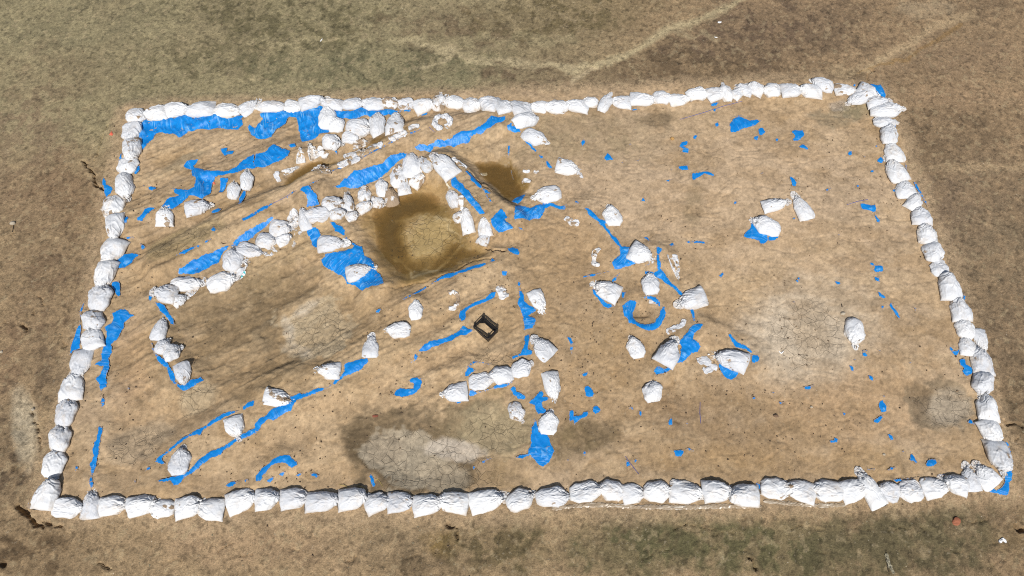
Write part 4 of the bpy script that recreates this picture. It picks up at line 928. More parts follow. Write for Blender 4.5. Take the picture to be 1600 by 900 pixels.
TR = random.Random(77)
def ragged(pts, step=.022, amp=.03, rng=TR):
    out = []
    n = len(pts)
    for i in range(n):
        a = np.array(pts[i]); b = np.array(pts[(i+1) % n]); L = np.linalg.norm(b-a)
        def sub(p, q, am, out_):
            l = np.linalg.norm(q-p)
            if l < step*1.6: out_.append(p+np.array([rng.uniform(-1, 1), rng.uniform(-1, 1)])*.007); return
            m = (p+q)/2; d = (q-p)/l; nn = np.array([-d[1], d[0]])
            m = m+nn*rng.uniform(-1, 1)*am*min(1, l/.35)+d*rng.uniform(-.15, .15)*l
            sub(p, m, am*.72, out_); sub(m, q, am*.72, out_)
        sub(a, b, amp*min(1.6, L/.25), out)
    return out
def tarp_piece(poly, label, name='tarp_patch', cat='blue tarp', group='blue tarp showing through the sand', rag=.045, wr=1.0, wdir=None, grid=.032):
    ar_ = abs(sum(poly[i][0]*poly[(i+1) % len(poly)][1]-poly[(i+1) % len(poly)][0]*poly[i][1] for i in range(len(poly))))/2
    pe_ = sum(math.dist(poly[i], poly[(i+1) % len(poly)]) for i in range(len(poly)))
    pts = ragged(poly, amp=min(rag, .45*2*ar_/pe_)); n = len(pts)
    a = np.array(pts); lo = a.min(0); hi = a.max(0)
    gx, gy = np.meshgrid(np.arange(lo[0], hi[0], grid), np.arange(lo[1], hi[1], grid))
    gx = gx.ravel()+np.array([TR.uniform(-.3, .3) for _ in range(gx.size)])*grid; gy = gy.ravel()
    ins = poly_sd(gx, gy, pts) > grid*.45
    V = [Vector(p) for p in pts]+[Vector((p, q)) for p, q in zip(gx[ins], gy[ins])]
    E = [(i, (i+1) % n) for i in range(n)]
    vo, eo, fo, *_ = delaunay_2d_cdt(V, E, [], 1, 1e-5)
    if not fo: return None
    xy = np.array([(v.x, v.y) for v in vo])
    F = [f for f in fo]
    F = np.array([f if len(f) == 3 else f[:3] for f in F])
    sd = np.maximum(line_d(xy[:, 0], xy[:, 1], pts+[pts[0]]), 0)
    c = a.mean(0)
    if wdir is None:
        u = a-c; w_, ev = np.linalg.eigh(np.cov(u.T)); d = ev[:, 0]     # folds run across the strip
    else:
        p0 = P(800, 450); 
        q0, q1 = P(*wdir[:2]), P(*wdir[2:]); d = (q1-q0)/np.linalg.norm(q1-q0)
    al = xy@d; ac = xy@np.array([-d[1], d[0]])
    s = TR.uniform(0, 50)
    w = 1-np.abs(fbm(ac+s+.25*fbm(xy[:, 0], xy[:, 1], .5, 2, 12), al*.16, .085, 3, 77)); w = np.clip(w, 0, 1)**4
    w2 = fbm(xy[:, 0]+s, xy[:, 1], .25, 3, 78)
    edge = sstep(0, .06, sd)
    z = zfine(xy[:, 0], xy[:, 1])
    zs = height(xy[:, 0], xy[:, 1])+.012
    z = np.maximum(z+.006, zs)+edge*(.020*w*wr+.014*np.clip(w2, -.3, 1)*wr+.002)
    me = mesh_np(name, np.c_[xy-c, z-float(z.mean())], F)
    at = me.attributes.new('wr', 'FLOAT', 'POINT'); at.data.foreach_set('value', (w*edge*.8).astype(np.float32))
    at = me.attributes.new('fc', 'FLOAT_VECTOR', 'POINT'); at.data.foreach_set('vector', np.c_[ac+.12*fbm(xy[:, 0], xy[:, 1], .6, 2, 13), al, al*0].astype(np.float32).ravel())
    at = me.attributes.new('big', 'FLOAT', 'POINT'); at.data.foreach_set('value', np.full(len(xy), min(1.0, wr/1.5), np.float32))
    at = me.attributes.new('eg', 'FLOAT', 'POINT'); at.data.foreach_set('value', sd.astype(np.float32))
    flip = me.polygons[0].normal.z < 0
    if flip: me.flip_normals()
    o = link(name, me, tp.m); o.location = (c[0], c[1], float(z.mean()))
    tag(o, label, cat, group)
    return o
def tpts(t, s):
    ox, oy, sc = t; v = [float(q) for q in s.split()]
    return [tuple(Pg(ox+v[i]/sc, oy+v[i+1]/sc)[:2]) for i in range(0, len(v), 2)]
M1 = (0, 0, 1)
TARPS = [ # tile, outline, label, [fold direction]
 (T1, '790 330 815 300 940 305 1040 285 1200 285 1300 290 1385 290 1360 310 1365 345 1340 372 1265 370 1180 372 1060 382 1010 418 960 396 870 402 862 425 830 455 800 490 782 500 776 420', 'large creased blue tarp inside the top left corner of sandbags'),
 (T2, '20 285 60 268 150 262 180 255 235 262 245 240 380 240 380 255 480 262 600 245 700 262 870 248 870 275 780 290 640 300 560 310 500 305 440 330 420 370 428 385 360 395 335 420 300 432 262 440 250 420 245 385 235 335 225 305 190 300 165 340 120 365 90 410 40 425 0 420 -10 400 -10 365 20 335 40 312', 'broad blue tarp in folds below the top border, under the inner sandbags'),
 (T2, '905 262 972 258 962 290 930 292 900 280', 'small blue tarp corner under the third-from-crumpled top sandbag'),
 (T1, '1395 340 1440 372 1440 415 1420 405 1398 372', 'narrow blue tarp tongue at the left of the broad upper tarp'),
 (T1, '1240 478 1280 472 1275 495 1318 488 1310 505 1262 520 1250 500', 'small hook-shaped blue tarp piece alone in the upper-left sand'),
 (T1, '1030 575 1055 548 1118 538 1110 555 1090 580 1150 600 1240 602 1310 588 1360 550 1440 505 1440 588 1360 600 1310 618 1230 628 1210 640 1190 700 1170 740 1140 760 1100 745 1070 740 1040 770 1000 800 970 820 940 812 905 805 940 765 1005 740 970 700 1010 705 1060 708 1095 690 1100 640 1080 600 1050 590', 'forked blue tarp strip running down beside the small hole, upper left'),
 (T2, '0 505 60 490 105 450 160 478 190 490 180 520 120 552 60 578 0 582', 'blue tarp piece at the left foot of the upper trench'),
 (T2, '180 455 222 448 225 468 195 472', 'tiny blue tarp scrap above the left foot of the upper trench'),
 (T1, '1140 650 1195 655 1190 700 1165 712 1138 700', 'dark blue tarp lining the left side of the small hole'),
 (T1, '1235 645 1290 645 1275 680 1250 725 1228 725', 'blue tarp lining the right side of the small hole'),
 (T1, '880 812 850 830 820 862 800 885 768 880 800 850 815 820 850 810', 'blue tarp strip end left of the muddy-necked sandbag'),
 (T1, '1345 760 1370 715 1385 712 1380 745 1360 785 1340 790', 'small upright blue tarp strip below the bag with raised neck'),
 (T1, '1188 830 1225 812 1250 815 1225 835 1195 840', 'small flat blue tarp scrap right of the pointed sandbag upper left'),
 (T1, '1360 872 1420 840 1440 838 1440 850 1400 872 1370 885', 'thin blue tarp line on the bank left of the long baulk'),
 (T1, '582 640 600 680 640 705 620 735 600 750 588 700', 'blue tarp spike sticking out left of the left border'),
 (T1, '690 890 715 855 725 870 715 900 700 900', 'small blue tarp scrap inside the left border near its sixth sandbag'),
 (T5, '700 78 740 68 762 80 720 88', 'thin blue tarp scrap right of the left border below its fifth sandbag'),
 (T5, '790 110 822 128 800 150', 'tiny triangular blue scrap inside the left border'),
 (T5, '680 178 790 176 755 198 740 225 700 252 665 248 655 222', 'blue tarp flap sticking out right of the left border'),
 (T5, '628 330 670 322 678 350 678 405 662 410 645 375 632 355', 'small drooping blue tarp piece below the left border flap'),
 (T5, '1000 285 1010 250 1060 220 1095 195 1105 205 1155 170 1200 162 1250 135 1290 122 1310 118 1345 72 1385 42 1440 30 1440 60 1400 95 1370 100 1320 125 1290 130 1245 180 1235 215 1180 245 1120 280 1060 285', 'bright blue crescent of tarp at the lower-left of the diagonal stack'),
 (B_, '200 600 235 520 300 470 330 435 400 415 450 375 540 340 590 285 640 280 640 310 570 375 500 430 430 470 400 520 330 530 270 560 220 610 150 612', 'blue tarp strip above the domed bags of the diagonal stack'),
 (T5, '985 180 1030 150 1080 132 1130 118 1125 130 1080 145 1040 170', 'thin blue tarp strip on the bank above the bright crescent'),
 (B_, '370 268 420 230 500 185 580 140 655 115 600 150 560 190 480 225 430 250', 'thin blue tarp strip on the bank above the stack middle'),
 (T5, '1150 100 1190 80 1185 90 1158 108', 'short blue tarp sliver between the two thin bank strips'),
 (T5, '1190 35 1205 15 1218 35 1205 50', 'tiny round blue scrap below the hole, upper left'),
 (T5, '872 440 920 455 945 490 975 530 982 568 962 560 930 515 905 495', 'dark blue tarp sliver below the square lower-left sandbag', ),
 (T5, '838 405 858 402 860 412 845 440 838 420', 'tiny blue shred left of the square lower-left sandbag'),
 (T2, '265 690 300 682 310 700 345 738 358 790 330 800 285 808 292 770 285 740 260 715 240 712', 'blue tarp crossing the long baulk above the diagonal stack', ),
 (T2, '432 690 480 665 545 610 550 598 610 590 650 575 700 565 740 530 790 510 850 502 845 520 790 560 740 610 690 650 640 670 600 690 570 700 500 695', 'long bright blue tarp lens on the south face of the long baulk'),
 (T2, '890 478 920 450 990 452 1020 425 1100 420 1180 378 1240 362 1300 320 1325 290 1405 292 1398 320 1340 345 1290 375 1225 400 1200 445 1190 452 1160 450 1080 462 1000 470 978 500 950 490', 'ragged blue tarp strip along the upper half of the long baulk'),
 (T2, '862 388 925 368 928 376 868 396', 'short blue edge of tarp at the top end of the trench'),
 (T2, '300 672 355 652 350 660 310 680', 'thin blue edge of tarp on the baulk at the trench mouth'),
 (T2, '400 620 450 590 520 568 518 576 450 600 420 618', 'thin dark blue tarp edge along the trench, lower part'),
 (T2, '560 542 620 518 680 480 730 455 735 460 680 492 620 525 590 540', 'thin dark blue tarp edge along the trench, middle part'),
 (T2, '740 450 800 422 805 428 750 455', 'thin dark blue tarp edge along the trench, upper part'),
 (T2, '165 752 210 715 215 722 175 755', 'thin blue sliver left of the blue baulk crossing'),
 (T2, '0 830 45 800 110 780 60 812 10 842', 'blue sliver along the bank at the left of the diagonal stack top'),
 (T6, '290 40 310 22 350 28 365 55 350 95 340 145 375 158 440 158 500 150 545 135 550 122 510 95 480 60 430 10 410 -10 440 -10 500 50 555 110 600 130 612 180 660 215 675 240 720 340 650 350 640 358 600 380 560 350 490 300 430 265 380 235 362 205 390 182 380 160 335 135 305 85', 'large blue tarp over the cross trench with two sandbags on it'),
 (D_, '490 412 520 408 545 455 600 490 620 530 660 560 700 620 760 690 800 740 850 820 830 832 780 832 740 780 680 710 630 650 580 590 520 545 470 510 462 460', 'blue tarp strip along the left side of the short baulk'),
 (D_, '622 345 650 342 700 385 760 460 830 540 910 590 890 605 855 590 940 690 940 708 900 690 860 620 830 560 770 520 730 480 690 450 680 400', 'blue tarp edge along the right side of the short baulk'),
 (E_, '765 380 800 355 860 290 885 262 920 300 975 370 925 380 960 420 1035 485 990 495 925 515 855 538 820 500 785 450', 'fan-shaped blue tarp below the end of the short baulk'),
 (E_, '995 180 1040 145 1120 115 1170 75 1150 120 1110 180 1060 225 1130 235 1210 255 1260 235 1310 215 1440 190 1440 245 1380 260 1350 340 1320 382 1240 378 1200 400 1130 370 1060 380 1050 410 1025 370 1035 290 1065 235 1050 200', 'wide blue tarp under the oval sandbag right of the brown pit'),
 (T3, '170 780 230 785 260 800 308 790 298 822 262 818 215 800 175 815', 'blue tarp tail right of the oval sandbag by the brown pit'),
 (E_, '1080 470 1110 475 1140 500 1130 512 1095 495', 'tiny blue scrap right of the fan-shaped tarp'),
 (E_, '950 712 1020 698 1075 720 1098 770 1070 785 1000 760', 'small blue tarp scrap right of the big water pit'),
 (T3, '-10 350 45 365 50 385 20 392 -10 380', 'blue tarp corner under the oval sandbag at the top border'),
 (T3, '50 390 75 405 110 450 140 490 135 500 110 480 75 440', 'thin blue strip, upper piece, below the flat oval sandbag'),
 (T3, '150 512 175 520 180 540 160 532', 'thin blue strip, middle piece, below the flat oval sandbag'),
 (T3, '188 545 205 550 228 585 212 592 195 570', 'thin blue strip, lowest piece, below the flat oval sandbag'),
 (T2, '1410 350 1440 330 1440 375 1420 378', 'blue tarp scrap at the right end of the baulk strip'),
 (D_, '1105 60 1130 60 1125 130 1115 190 1105 190', 'short upright blue line above the brown pit'),
 (D_, '1135 335 1150 335 1160 400 1175 440 1160 440 1140 370', 'short upright blue line right of the brown pit'),
 (T3, '400 800 430 815 470 850 495 875 530 880 535 900 500 900 470 880 430 850', 'dark blue strip going down right from the pit area, upper piece'),
 (T7, '480 -5 520 -10 530 20 560 60 600 95 620 128 660 130 700 150 760 190 735 220 680 230 630 245 575 258 560 215 590 190 610 170 605 130 580 105 545 60 520 30', 'dark blue corner of tarp under the sandbag where the strip ends'),
 (T7, '400 295 440 285 560 265 540 272 440 298 400 305', 'thin blue line left below the blue corner'),
 (T7, '555 325 590 285 610 275 590 310 570 330', 'thin blue wisp above the bag left of the ring'),
 (T7, '740 75 760 75 782 102 760 92', 'tiny blue dash right of the sandbag on the blue corner'),
 (T7, '810 128 845 140 828 180 835 250 862 282 870 300 900 335 930 360 960 390 965 408 940 400 915 370 880 345 850 325 838 312 800 295 770 290 745 280 750 265 800 275 820 262 812 200', 'narrow winding blue strip above right of the blue ring'),
 (T7, '748 228 780 225 778 235 750 236', 'tiny blue dash below the sandbag on the blue corner'),
 (T7, '980 100 1040 95 1080 100 1100 120 1060 110 1020 106 985 108', 'short blue line on the sand above the slim limp sack'),
 (T7, '450 370 480 370 485 395 515 430 580 462 540 475 515 468 490 430 460 400', 'blue tarp under the lower left of the bag beside the ring'),
 (T7, '615 385 638 385 635 415 618 415', 'blue tarp corner right of the bag beside the ring'),
 (T7, '715 412 760 405 810 415 832 440 835 470 815 455 780 425 740 418', 'upper blue arc of the ring around the small mound'),
 (T7, '618 462 648 436 700 432 694 470 680 500 688 538 718 560 768 566 804 552 828 515 838 478 858 476 864 520 840 566 804 596 755 600 710 580 660 560 632 520', 'blue tarp ring open to the upper right around a small mound'),
 (T7, '845 462 862 470 855 488 842 478', 'tiny blue dash at the right of the ring'),
 (T7, '1000 478 1020 480 1035 548 1022 548 1010 510', 'thin blue strip below the pointed sandbag right of the ring'),
 (T7, '1045 560 1075 560 1060 590 1025 620 1020 650 1060 690 1050 715 980 760 900 815 860 838 810 850 795 828 820 795 860 815 900 790 945 740 952 690 940 655 975 620', 'slanting blue tarp band under the bag with pointed corners'),
 (T7, '1210 615 1230 620 1260 660 1320 690 1350 715 1350 730 1310 705 1255 695 1230 650', 'thin blue strip above the furthest blue pocket'),
 (T7, '1345 735 1385 740 1392 765 1350 790', 'blue tarp corner right of the furthest pocket bag'),
 (T7, '1142 745 1165 780 1200 805 1260 825 1278 830 1250 870 1232 880 1200 865 1170 820', 'blue pocket of tarp under the left of its bag, far right of the ring'),
 (T7, '1305 75 1340 20 1345 -15 1400 -20 1440 20 1440 90 1405 118 1385 95 1350 85 1320 80', 'blue tarp patch under the lowest of the three open-sand bags'),
 (T8, '0 75 40 65 80 72 40 90 0 98', 'right tip of blue tarp under the three open-sand bags'),
 (T7, '35 320 48 325 52 380 70 435 110 465 140 480 120 500 90 518 135 535 130 560 115 590 70 600 65 560 50 500 30 450', 'upper vertical blue strip left of its white sandbag'),
 (T7, '70 630 100 620 92 670 90 705 115 715 115 735 60 742 0 765 0 748 50 725 65 690', 'middle vertical blue strip above the lower four sandbags'),
 (F_, '395 330 430 250 480 205 530 212 650 225 650 242 560 232 500 225 460 240 440 265 500 290 430 350 405 352', 'blue tarp loop behind the left of the lower four sandbags'),
 (F_, '440 470 500 490 560 490 640 465 700 425 760 420 850 395 850 412 780 450 700 462 600 490 530 505 440 545', 'blue tarp edge showing in front of the lower four sandbags'),
 (F_, '305 600 340 582 375 590 340 610', 'tiny blue tarp end below the bag with a long collar'),
 (F_, '820 465 870 435 880 490 915 500 970 535 965 570 900 555 880 540 845 500', 'curved blue tarp scrap right below the lower four sandbags'),
 (F_, '1000 590 1060 540 1110 480 1140 510 1130 540 1210 545 1160 580 1120 590 1130 640 1165 665 1150 690 1080 700 1050 620 1010 608', 'blue tarp between the two sandbags of the vertical strip'),
 (T11, '125 195 140 215 150 270 190 278 215 330 240 380 210 440 175 468 150 455 120 420 100 400 60 420 20 415 90 390 105 340 108 250', 'wide lower end of the vertical blue strip with ragged foot'),
 (T9, '270 0 0 0', ''),
 (T5, '630 505 680 480 715 485 730 505 760 515 735 525 705 550 685 600 660 650 625 680 612 760 620 800 602 850 605 905 560 905 535 870 565 850 585 800 530 790 575 765 582 700 600 640 590 580 625 560 640 535', 'long blue tarp strip inside the left border'),
 (T9, '556 -8 602 -8 600 20 585 25 570 45', 'foot of the long blue strip inside the left border'),
 (T9, '575 72 592 85 590 115 575 128 570 100', 'small blue bit between the two inner left strips'),
 (T9, '555 238 575 240 565 330 550 410 540 470 520 530 528 580 515 592 505 560 515 500 505 455 530 400 520 370 545 310', 'thin lower blue strip inside the left border'),
 (T5, '485 430 470 460 455 520 460 600 455 660 450 702 420 712 392 740 400 690 430 600 450 500', 'blue tarp edge outside the left border beside its tenth sandbag'),
 (T9, '150 690 165 660 165 680 230 700 275 705 272 715 200 705 155 692', 'blue tarp edge under the bottom left corner sandbag'),
 (T5, '848 660 860 680 880 730 930 765 960 810 990 890 1010 905 985 905 960 880 940 810 905 790 875 740 855 700', 'thin curved blue strip beside the short left chain of bags'),
 (T5, '1055 895 1075 875 1110 872 1130 858 1150 880 1110 900 1090 915 1060 920', 'blue tarp tail below right of the short left chain'),
 (T9, '985 -5 1000 15 1030 40 1060 35 1100 0 1060 -10 1020 5', 'blue tarp hem under the last bag of the short left chain'),
 (T9, '875 432 900 405 960 360 1030 300 1100 262 1150 240 1200 200 1280 158 1350 150 1300 175 1220 215 1185 235 1140 262 1130 295 1110 285 1060 300 1000 345 950 385 910 420 935 452 880 440', 'thin dark blue strip, upper of the two lower-left strips'),
 (T9, '1365 130 1395 105 1435 90 1425 125 1390 135 1370 150', 'short dark blue piece at the upper end of the upper lower-left strip'),
 (T9, '885 545 960 525 1030 510 1060 490 1090 460 1120 425 1180 380 1240 360 1290 330 1350 290 1440 240 1440 275 1400 295 1350 312 1310 340 1250 390 1190 415 1140 450 1090 495 1030 535 1010 565 980 572 965 545 920 550', 'long bright blue strip under the lower-left sandbags'),
 (T10, '-5 225 60 175 120 130 200 70 270 55 330 30 420 5 440 0 400 30 340 52 270 75 230 95 200 150 130 190 60 205 20 255 -5 285', 'long bright blue strip past the mud-patched sandbag'),
 (T6, '430 895 480 855 500 830 495 790 560 770 632 755 635 775 600 810 540 845 500 860 470 880 445 905', 'small blue fan at the upper end of the long lower strip'),
 (T6, '1140 525 1150 490 1180 470 1225 445 1290 420 1325 385 1350 382 1345 410 1300 435 1240 460 1200 478 1180 500 1175 545 1155 550', 'short blue strip above left of the black crate'),
 (T6, '910 718 945 680 1010 655 1090 630 1150 590 1168 568 1222 600 1205 612 1130 635 1060 668 990 695 930 720', 'blue strip pointing at the black crate'),
 (T6, '890 735 912 730 908 760 875 785 868 778 888 765', 'small blue tail at the lower end of the strip pointing at the crate'),
 (T6, '1050 292 1090 278 1150 262 1230 235 1300 222 1290 240 1210 262 1140 282 1060 308 1010 330 980 345 1010 318', 'blue strip on the rim below the water pit'),
 (T6, '820 425 900 385 960 350 965 356 900 395 830 430', 'thin dark blue line on the lower left rim of the water pit'),
 (T6, '1312 215 1330 192 1352 215', 'small blue triangle at the right end of the pit rim'),
 (T6, '1380 265 1412 268 1408 290 1385 292', 'tiny heart-shaped blue scrap below the pit rim'),
 (T6, '672 490 700 475 705 485 690 502 675 500', 'tiny blue scrap left of the upper mid-dig sandbag'),
 (T6, '855 885 885 862 930 870 935 895 925 925 900 950 870 965 820 975 775 965 780 945 810 925 850 930 885 925 890 900', 'hooked blue tarp piece on its own low in the dig'),
 (T6, '10 10 10 10', ''),
 (T4, '572 112 635 115 650 145 660 190 685 222 665 220 640 185 600 155', 'blue tarp flap outside the top right corner'),
 (T4, '480 115 495 112 490 130 478 125', 'tiny blue corner between the two top right corner bags'),
 (T4, '695 345 720 335 718 355 700 352', 'tiny blue bit under the fifth bag of the right border'),
 (T4, '812 658 830 670 870 740 900 800 895 812 865 750 830 700', 'thin blue tarp edge outside the right border, upper'),
 (T4, '768 555 780 575 782 600 772 590', 'tiny blue edge outside the right border, eighth bag'),
 (T8, '1098 390 1112 408 1105 432 1096 420', 'dark blue tip by the broad smooth bag of the right border'),
 (T8, '1168 575 1180 590 1205 640 1198 648 1180 620', 'thin blue edge outside the right border, middle'),
 (T12, '1308 340 1340 325 1352 345 1365 400 1365 480 1350 630 1300 622 1240 605 1200 590 1200 565 1240 580 1285 600 1320 570 1330 510 1350 450 1350 400 1340 350', 'blue tarp sticking out at the bottom right corner'),
 (T12, '705 538 800 530 860 522 800 538 720 552', 'thin blue edge behind bags on the right of the bottom border'),
 (T12, '950 515 1010 505 1000 515 960 520', 'tiny blue edge behind the bottom border near its right end'),
 (T10, '-4 522 36 470 96 424 150 402 192 398 230 436 232 458 206 478 176 452 150 442 116 446 70 482 34 520 40 530 20 550 -2 548', 'dark blue arched tarp above the bottom border, lower left'),
 (T10, '62 545 85 520 105 522 95 545 75 555', 'small blue scrap, left of the pair under the dark arch'),
 (T10, '128 510 150 492 168 495 150 520', 'small blue scrap, right of the pair under the dark arch'),
 (T10, '225 515 245 502 262 505 240 522', 'small dark blue scrap right of the arch'),
 (T10, '305 505 330 498 355 515 340 530 315 515', 'dark blue scrap furthest right of the arch'),
 (T9, '1268 570 1300 550 1340 548 1310 575 1285 580', 'dark blue scrap left of the arch above the bottom border'),
 (T9, '1370 545 1395 530 1400 545 1380 552', 'small dark blue scrap at the left foot of the arch'),
 (T10, '638 510 652 505 665 540 672 575 655 580 645 545', 'thin blue wisp above the crumpled bottom border bags'),
 (T10, '1268 440 1300 418 1335 418 1300 430 1280 448', 'small blue dash above the gap in the bottom border'),
 (T10, '1218 465 1232 462 1230 482 1220 480', 'tiny blue dot left of the dash above the bottom gap'),
 # pieces out on the open sand
 (T3, '1222 345 1245 310 1290 300 1340 320 1410 320 1370 345 1320 360 1270 380 1225 385', 'large ragged blue patch high in the open sand'),
 (T3, '1235 298 1300 290 1270 302', 'thin blue streak above the large ragged patch'),
 (T3, '1115 225 1165 215 1150 235 1125 240', 'small blue flap just under the top border, right of centre'),
 (T3, '1130 255 1148 252 1145 270 1132 268', 'tiny blue dot below the flap under the top border'),
 (T3, '1138 340 1155 328 1168 345 1150 358', 'blue scrap left of the large ragged patch'),
 (T3, '1385 365 1410 358 1425 385 1400 408 1388 390', 'blue scrap right below the large ragged patch'),
 (T3, '1360 410 1388 405 1380 432 1362 425', 'small blue scrap below left of the one by the large patch'),
 (T3, '940 465 955 440 990 432 985 455 960 462 995 480 990 500 945 498 965 480', 'curled blue scrap pair at upper middle of open sand'),
 (T3, '1018 405 1042 400 1032 425 1020 422', 'tiny blue scrap right of the curled pair'),
 (T3, '388 440 405 422 414 440 398 465 390 455', 'small blue scrap below the darker sand near the top border'),
 (T3, '655 458 668 445 675 460', 'tiny blue triangle in the upper open sand'),
 (T3, '515 530 540 498 555 520 575 540 530 545', 'blue scrap left of the row of tiny dashes'),
 (T3, '690 545 718 540 712 552', 'tiny blue dash in the row of dashes'),
 (T3, '610 555 625 553 620 562', 'tiniest blue fleck in the row of dashes'),
 (T3, '925 580 985 572 992 598 955 598', 'blue dash above the two-lobed blue scrap'),
 (T3, '1012 640 1015 615 1050 612 1110 608 1145 625 1130 632 1080 618 1050 640 1020 662', 'two-lobed blue scrap in the middle of the open sand'),
 (T3, '888 592 902 592 896 604', 'tiny blue dot left of the blue dash'),
 (T3, '865 655 900 650 880 665', 'faint blue dash below left of the two-lobed scrap'),
 (T3, '718 775 738 752 755 775', 'small blue triangle in the centre of the upper open sand'),
 (T3, '1248 775 1268 775 1262 790 1248 788', 'blue dot left above the three open-sand bags'),
 (T3, '1395 618 1415 608 1412 622', 'small blue fleck above the three open-sand bags'),
 (T3, '668 255 700 252 704 262 680 264', 'small blue dash under the top border near its middle'),
 (T3, '350 770 382 778 375 788 355 780', 'small blue dash above the long dark blue strip'),
 (T4, '130 380 195 372 205 400 180 430 135 435 150 405', 'square-ish blue patch in the upper right sand'),
 (T4, '175 465 195 452 212 462 235 485 215 482 200 475 180 475', 'small arched blue scrap below the square-ish patch'),
 (T4, '40 420 58 420 55 438 42 435', 'tiny blue dot left of the square-ish patch'),
 (T4, '448 495 472 492 470 515 450 515', 'blue scrap in the upper right sand, middle of a loose row'),
 (T4, '530 515 555 525 540 530', 'tiny blue dash right of the loose row middle'),
 (T4, '612 545 635 522 650 545 640 560 615 552', 'blue scrap near the right border, upper'),
 (T4, '598 462 615 455 612 472', 'tiny blue hook near the right border, upper'),
 (T4, '572 598 598 600 595 612 578 610', 'small blue scrap below the loose row, upper right'),
 (T4, '115 630 140 640 160 670 155 690 135 688 128 655', 'blue scrap above the three open-sand bags'),
 (T4, '320 708 355 698 350 708 330 716', 'small blue dash right above the three open-sand bags'),
 (T4, '495 680 512 685 512 695 500 692', 'tiny blue dot left of the right border upper scraps'),
 (T4, '698 705 716 705 714 722 700 720', 'tiny blue bit beside the ninth bag of the right border'),
 (T4, '518 785 600 792 608 815 600 840 570 825 525 815', 'long blue scrap with a tail at right of the open sand'),
 (T4, '595 845 600 845 628 880 625 895 612 890', 'blue tail below the long scrap'),
 (T4, '135 870 155 865 150 880', 'tiny blue dot below the right pointed open-sand bag'),
 (T8, '385 62 402 60 398 72', 'tiny blue dot in the middle right sand'),
 (T8, '565 218 590 220 600 235 648 238 645 268 605 275 592 262 600 248', 'blue scrap shaped like a boot at mid right'),
 (T8, '595 298 625 300 630 328 605 322', 'oval blue scrap below the boot-shaped one'),
 (T8, '618 378 640 398 660 405 658 422 625 410', 'blue scrap, third down from the boot-shaped one'),
 (T8, '680 460 695 438 700 465 725 490 742 530 735 540 712 505 695 480', 'long thin winding blue scrap at mid right'),
 (T8, '635 462 652 460 648 478 636 476', 'tiny blue dot left of the winding scrap'),
 (T8, '815 465 835 475 830 490', 'tiny blue dash right of the winding scrap'),
 (T8, '370 320 405 330 412 342 385 340', 'blue dash above the lone bag beside the cracked patch'),
 (T8, '155 320 170 302 182 305 165 330', 'blue fleck above the pale cracked patch'),
 (T8, '132 440 150 436 146 450', 'blue dot at upper left of the pale cracked patch'),
 (T8, '530 745 530 712 558 706 548 725 562 748', 'blue hook below the lone bag beside the cracked patch'),
 (T8, '608 705 638 715 632 724', 'blue dash below right of the lone bag'),
 (T8, '475 762 492 762 486 774', 'tiny blue dot below the blue hook'),
 (T8, '455 795 475 798 482 830 470 828 460 808', 'blue fleck further below the blue hook'),
 (T8, '560 850 595 862 590 885 570 872', 'blue fleck lowest of those below the lone bag'),
 (T8, '790 780 805 778 798 790', 'tiny blue dot right of the flecks below the lone bag'),
 (T8, '1015 685 1030 695 1045 715 1080 708 1062 740 1042 735 1022 710', 'blue hook beside the right border, lower'),
 (T8, '1075 765 1105 756 1110 790 1150 810 1148 840 1112 856 1090 830 1100 810 1080 795', 'ribbed blue patch beside the right border, lower'),
 (T12, '195 15 255 5 245 25 215 38', 'small ragged blue scrap high in the lower right sand'),
 (T12, '15 48 35 45 32 58', 'tiny blue dot at left of the lower right sand'),
 (T12, '60 102 95 103 72 114', 'blue dash at left of the lower right sand'),
 (T12, '418 162 436 165 432 180 422 175', 'blue fleck amid the lower right sand'),
 (T12, '640 68 656 66 652 80', 'tiny blue dot topping the spiky scrap'),
 (T12, '625 100 645 92 662 120 665 155 635 160 622 130', 'spiky upright blue scrap left of the dark cracked patch'),
 (T12, '592 205 625 185 650 172 640 195 618 220 598 220', 'blue scrap just below the spiky upright one'),
 (T12, '670 285 690 282 708 312 690 318', 'blue fleck below the spiky scraps'),
 (T12, '345 318 370 315 372 302 392 308 388 330 350 332', 'bow-shaped blue scrap in the lower right sand'),
 (T12, '1118 215 1140 200 1170 235 1150 228', 'blue and dark scrap beside the right border, cracked patch side'),
 (T12, '885 450 905 425 945 425 948 448 925 465 890 465', 'ragged blue patch at the lower right, rightmost of a row'),
 (T12, '800 395 812 392 828 425 842 440 825 455 818 435 795 430', 'feathery blue scrap left of the ragged lower right patch'),
 (T12, '668 488 690 468 715 470 700 485', 'feathery blue scrap, middle of the lower right row'),
 (T12, '552 465 570 478 600 475 595 488 560 485', 'feathery blue scrap, left end of the lower right row'),
 (T12, '750 378 762 378 758 388', 'tiny blue dot above the lower right row'),
 (T11, '402 25 425 10 445 20 462 55 455 72 415 70', 'rounded blue patch right of the vertical strip'),
 (T11, '320 150 350 148 345 180 390 175 405 155 430 155 425 180 390 195 350 232 345 200 320 218', 'comb-shaped blue patch right of the vertical strip'),
 (T11, '450 150 465 120 485 130 498 150 470 170', 'blue piece at right of the comb-shaped patch'),
 (T11, '655 130 680 130 678 145 660 140', 'tiny blue dash under the bag below the slanting band'),
 (T11, '715 155 728 152 728 180 716 172', 'small upright blue fleck below the lone band bag'),
 (T11, '880 205 892 188 902 205 900 232 880 232', 'upright blue scrap in the lower middle sand'),
 (T11, '975 222 990 220 985 235', 'tiny blue dot right of the upright scrap'),
 (T11, '910 375 960 370 968 385 950 408 918 408', 'blocky blue scrap above the bottom border'),
 (T11, '975 365 990 358 1025 375 1020 385 1000 378', 'blue arc right of the blocky scrap'),
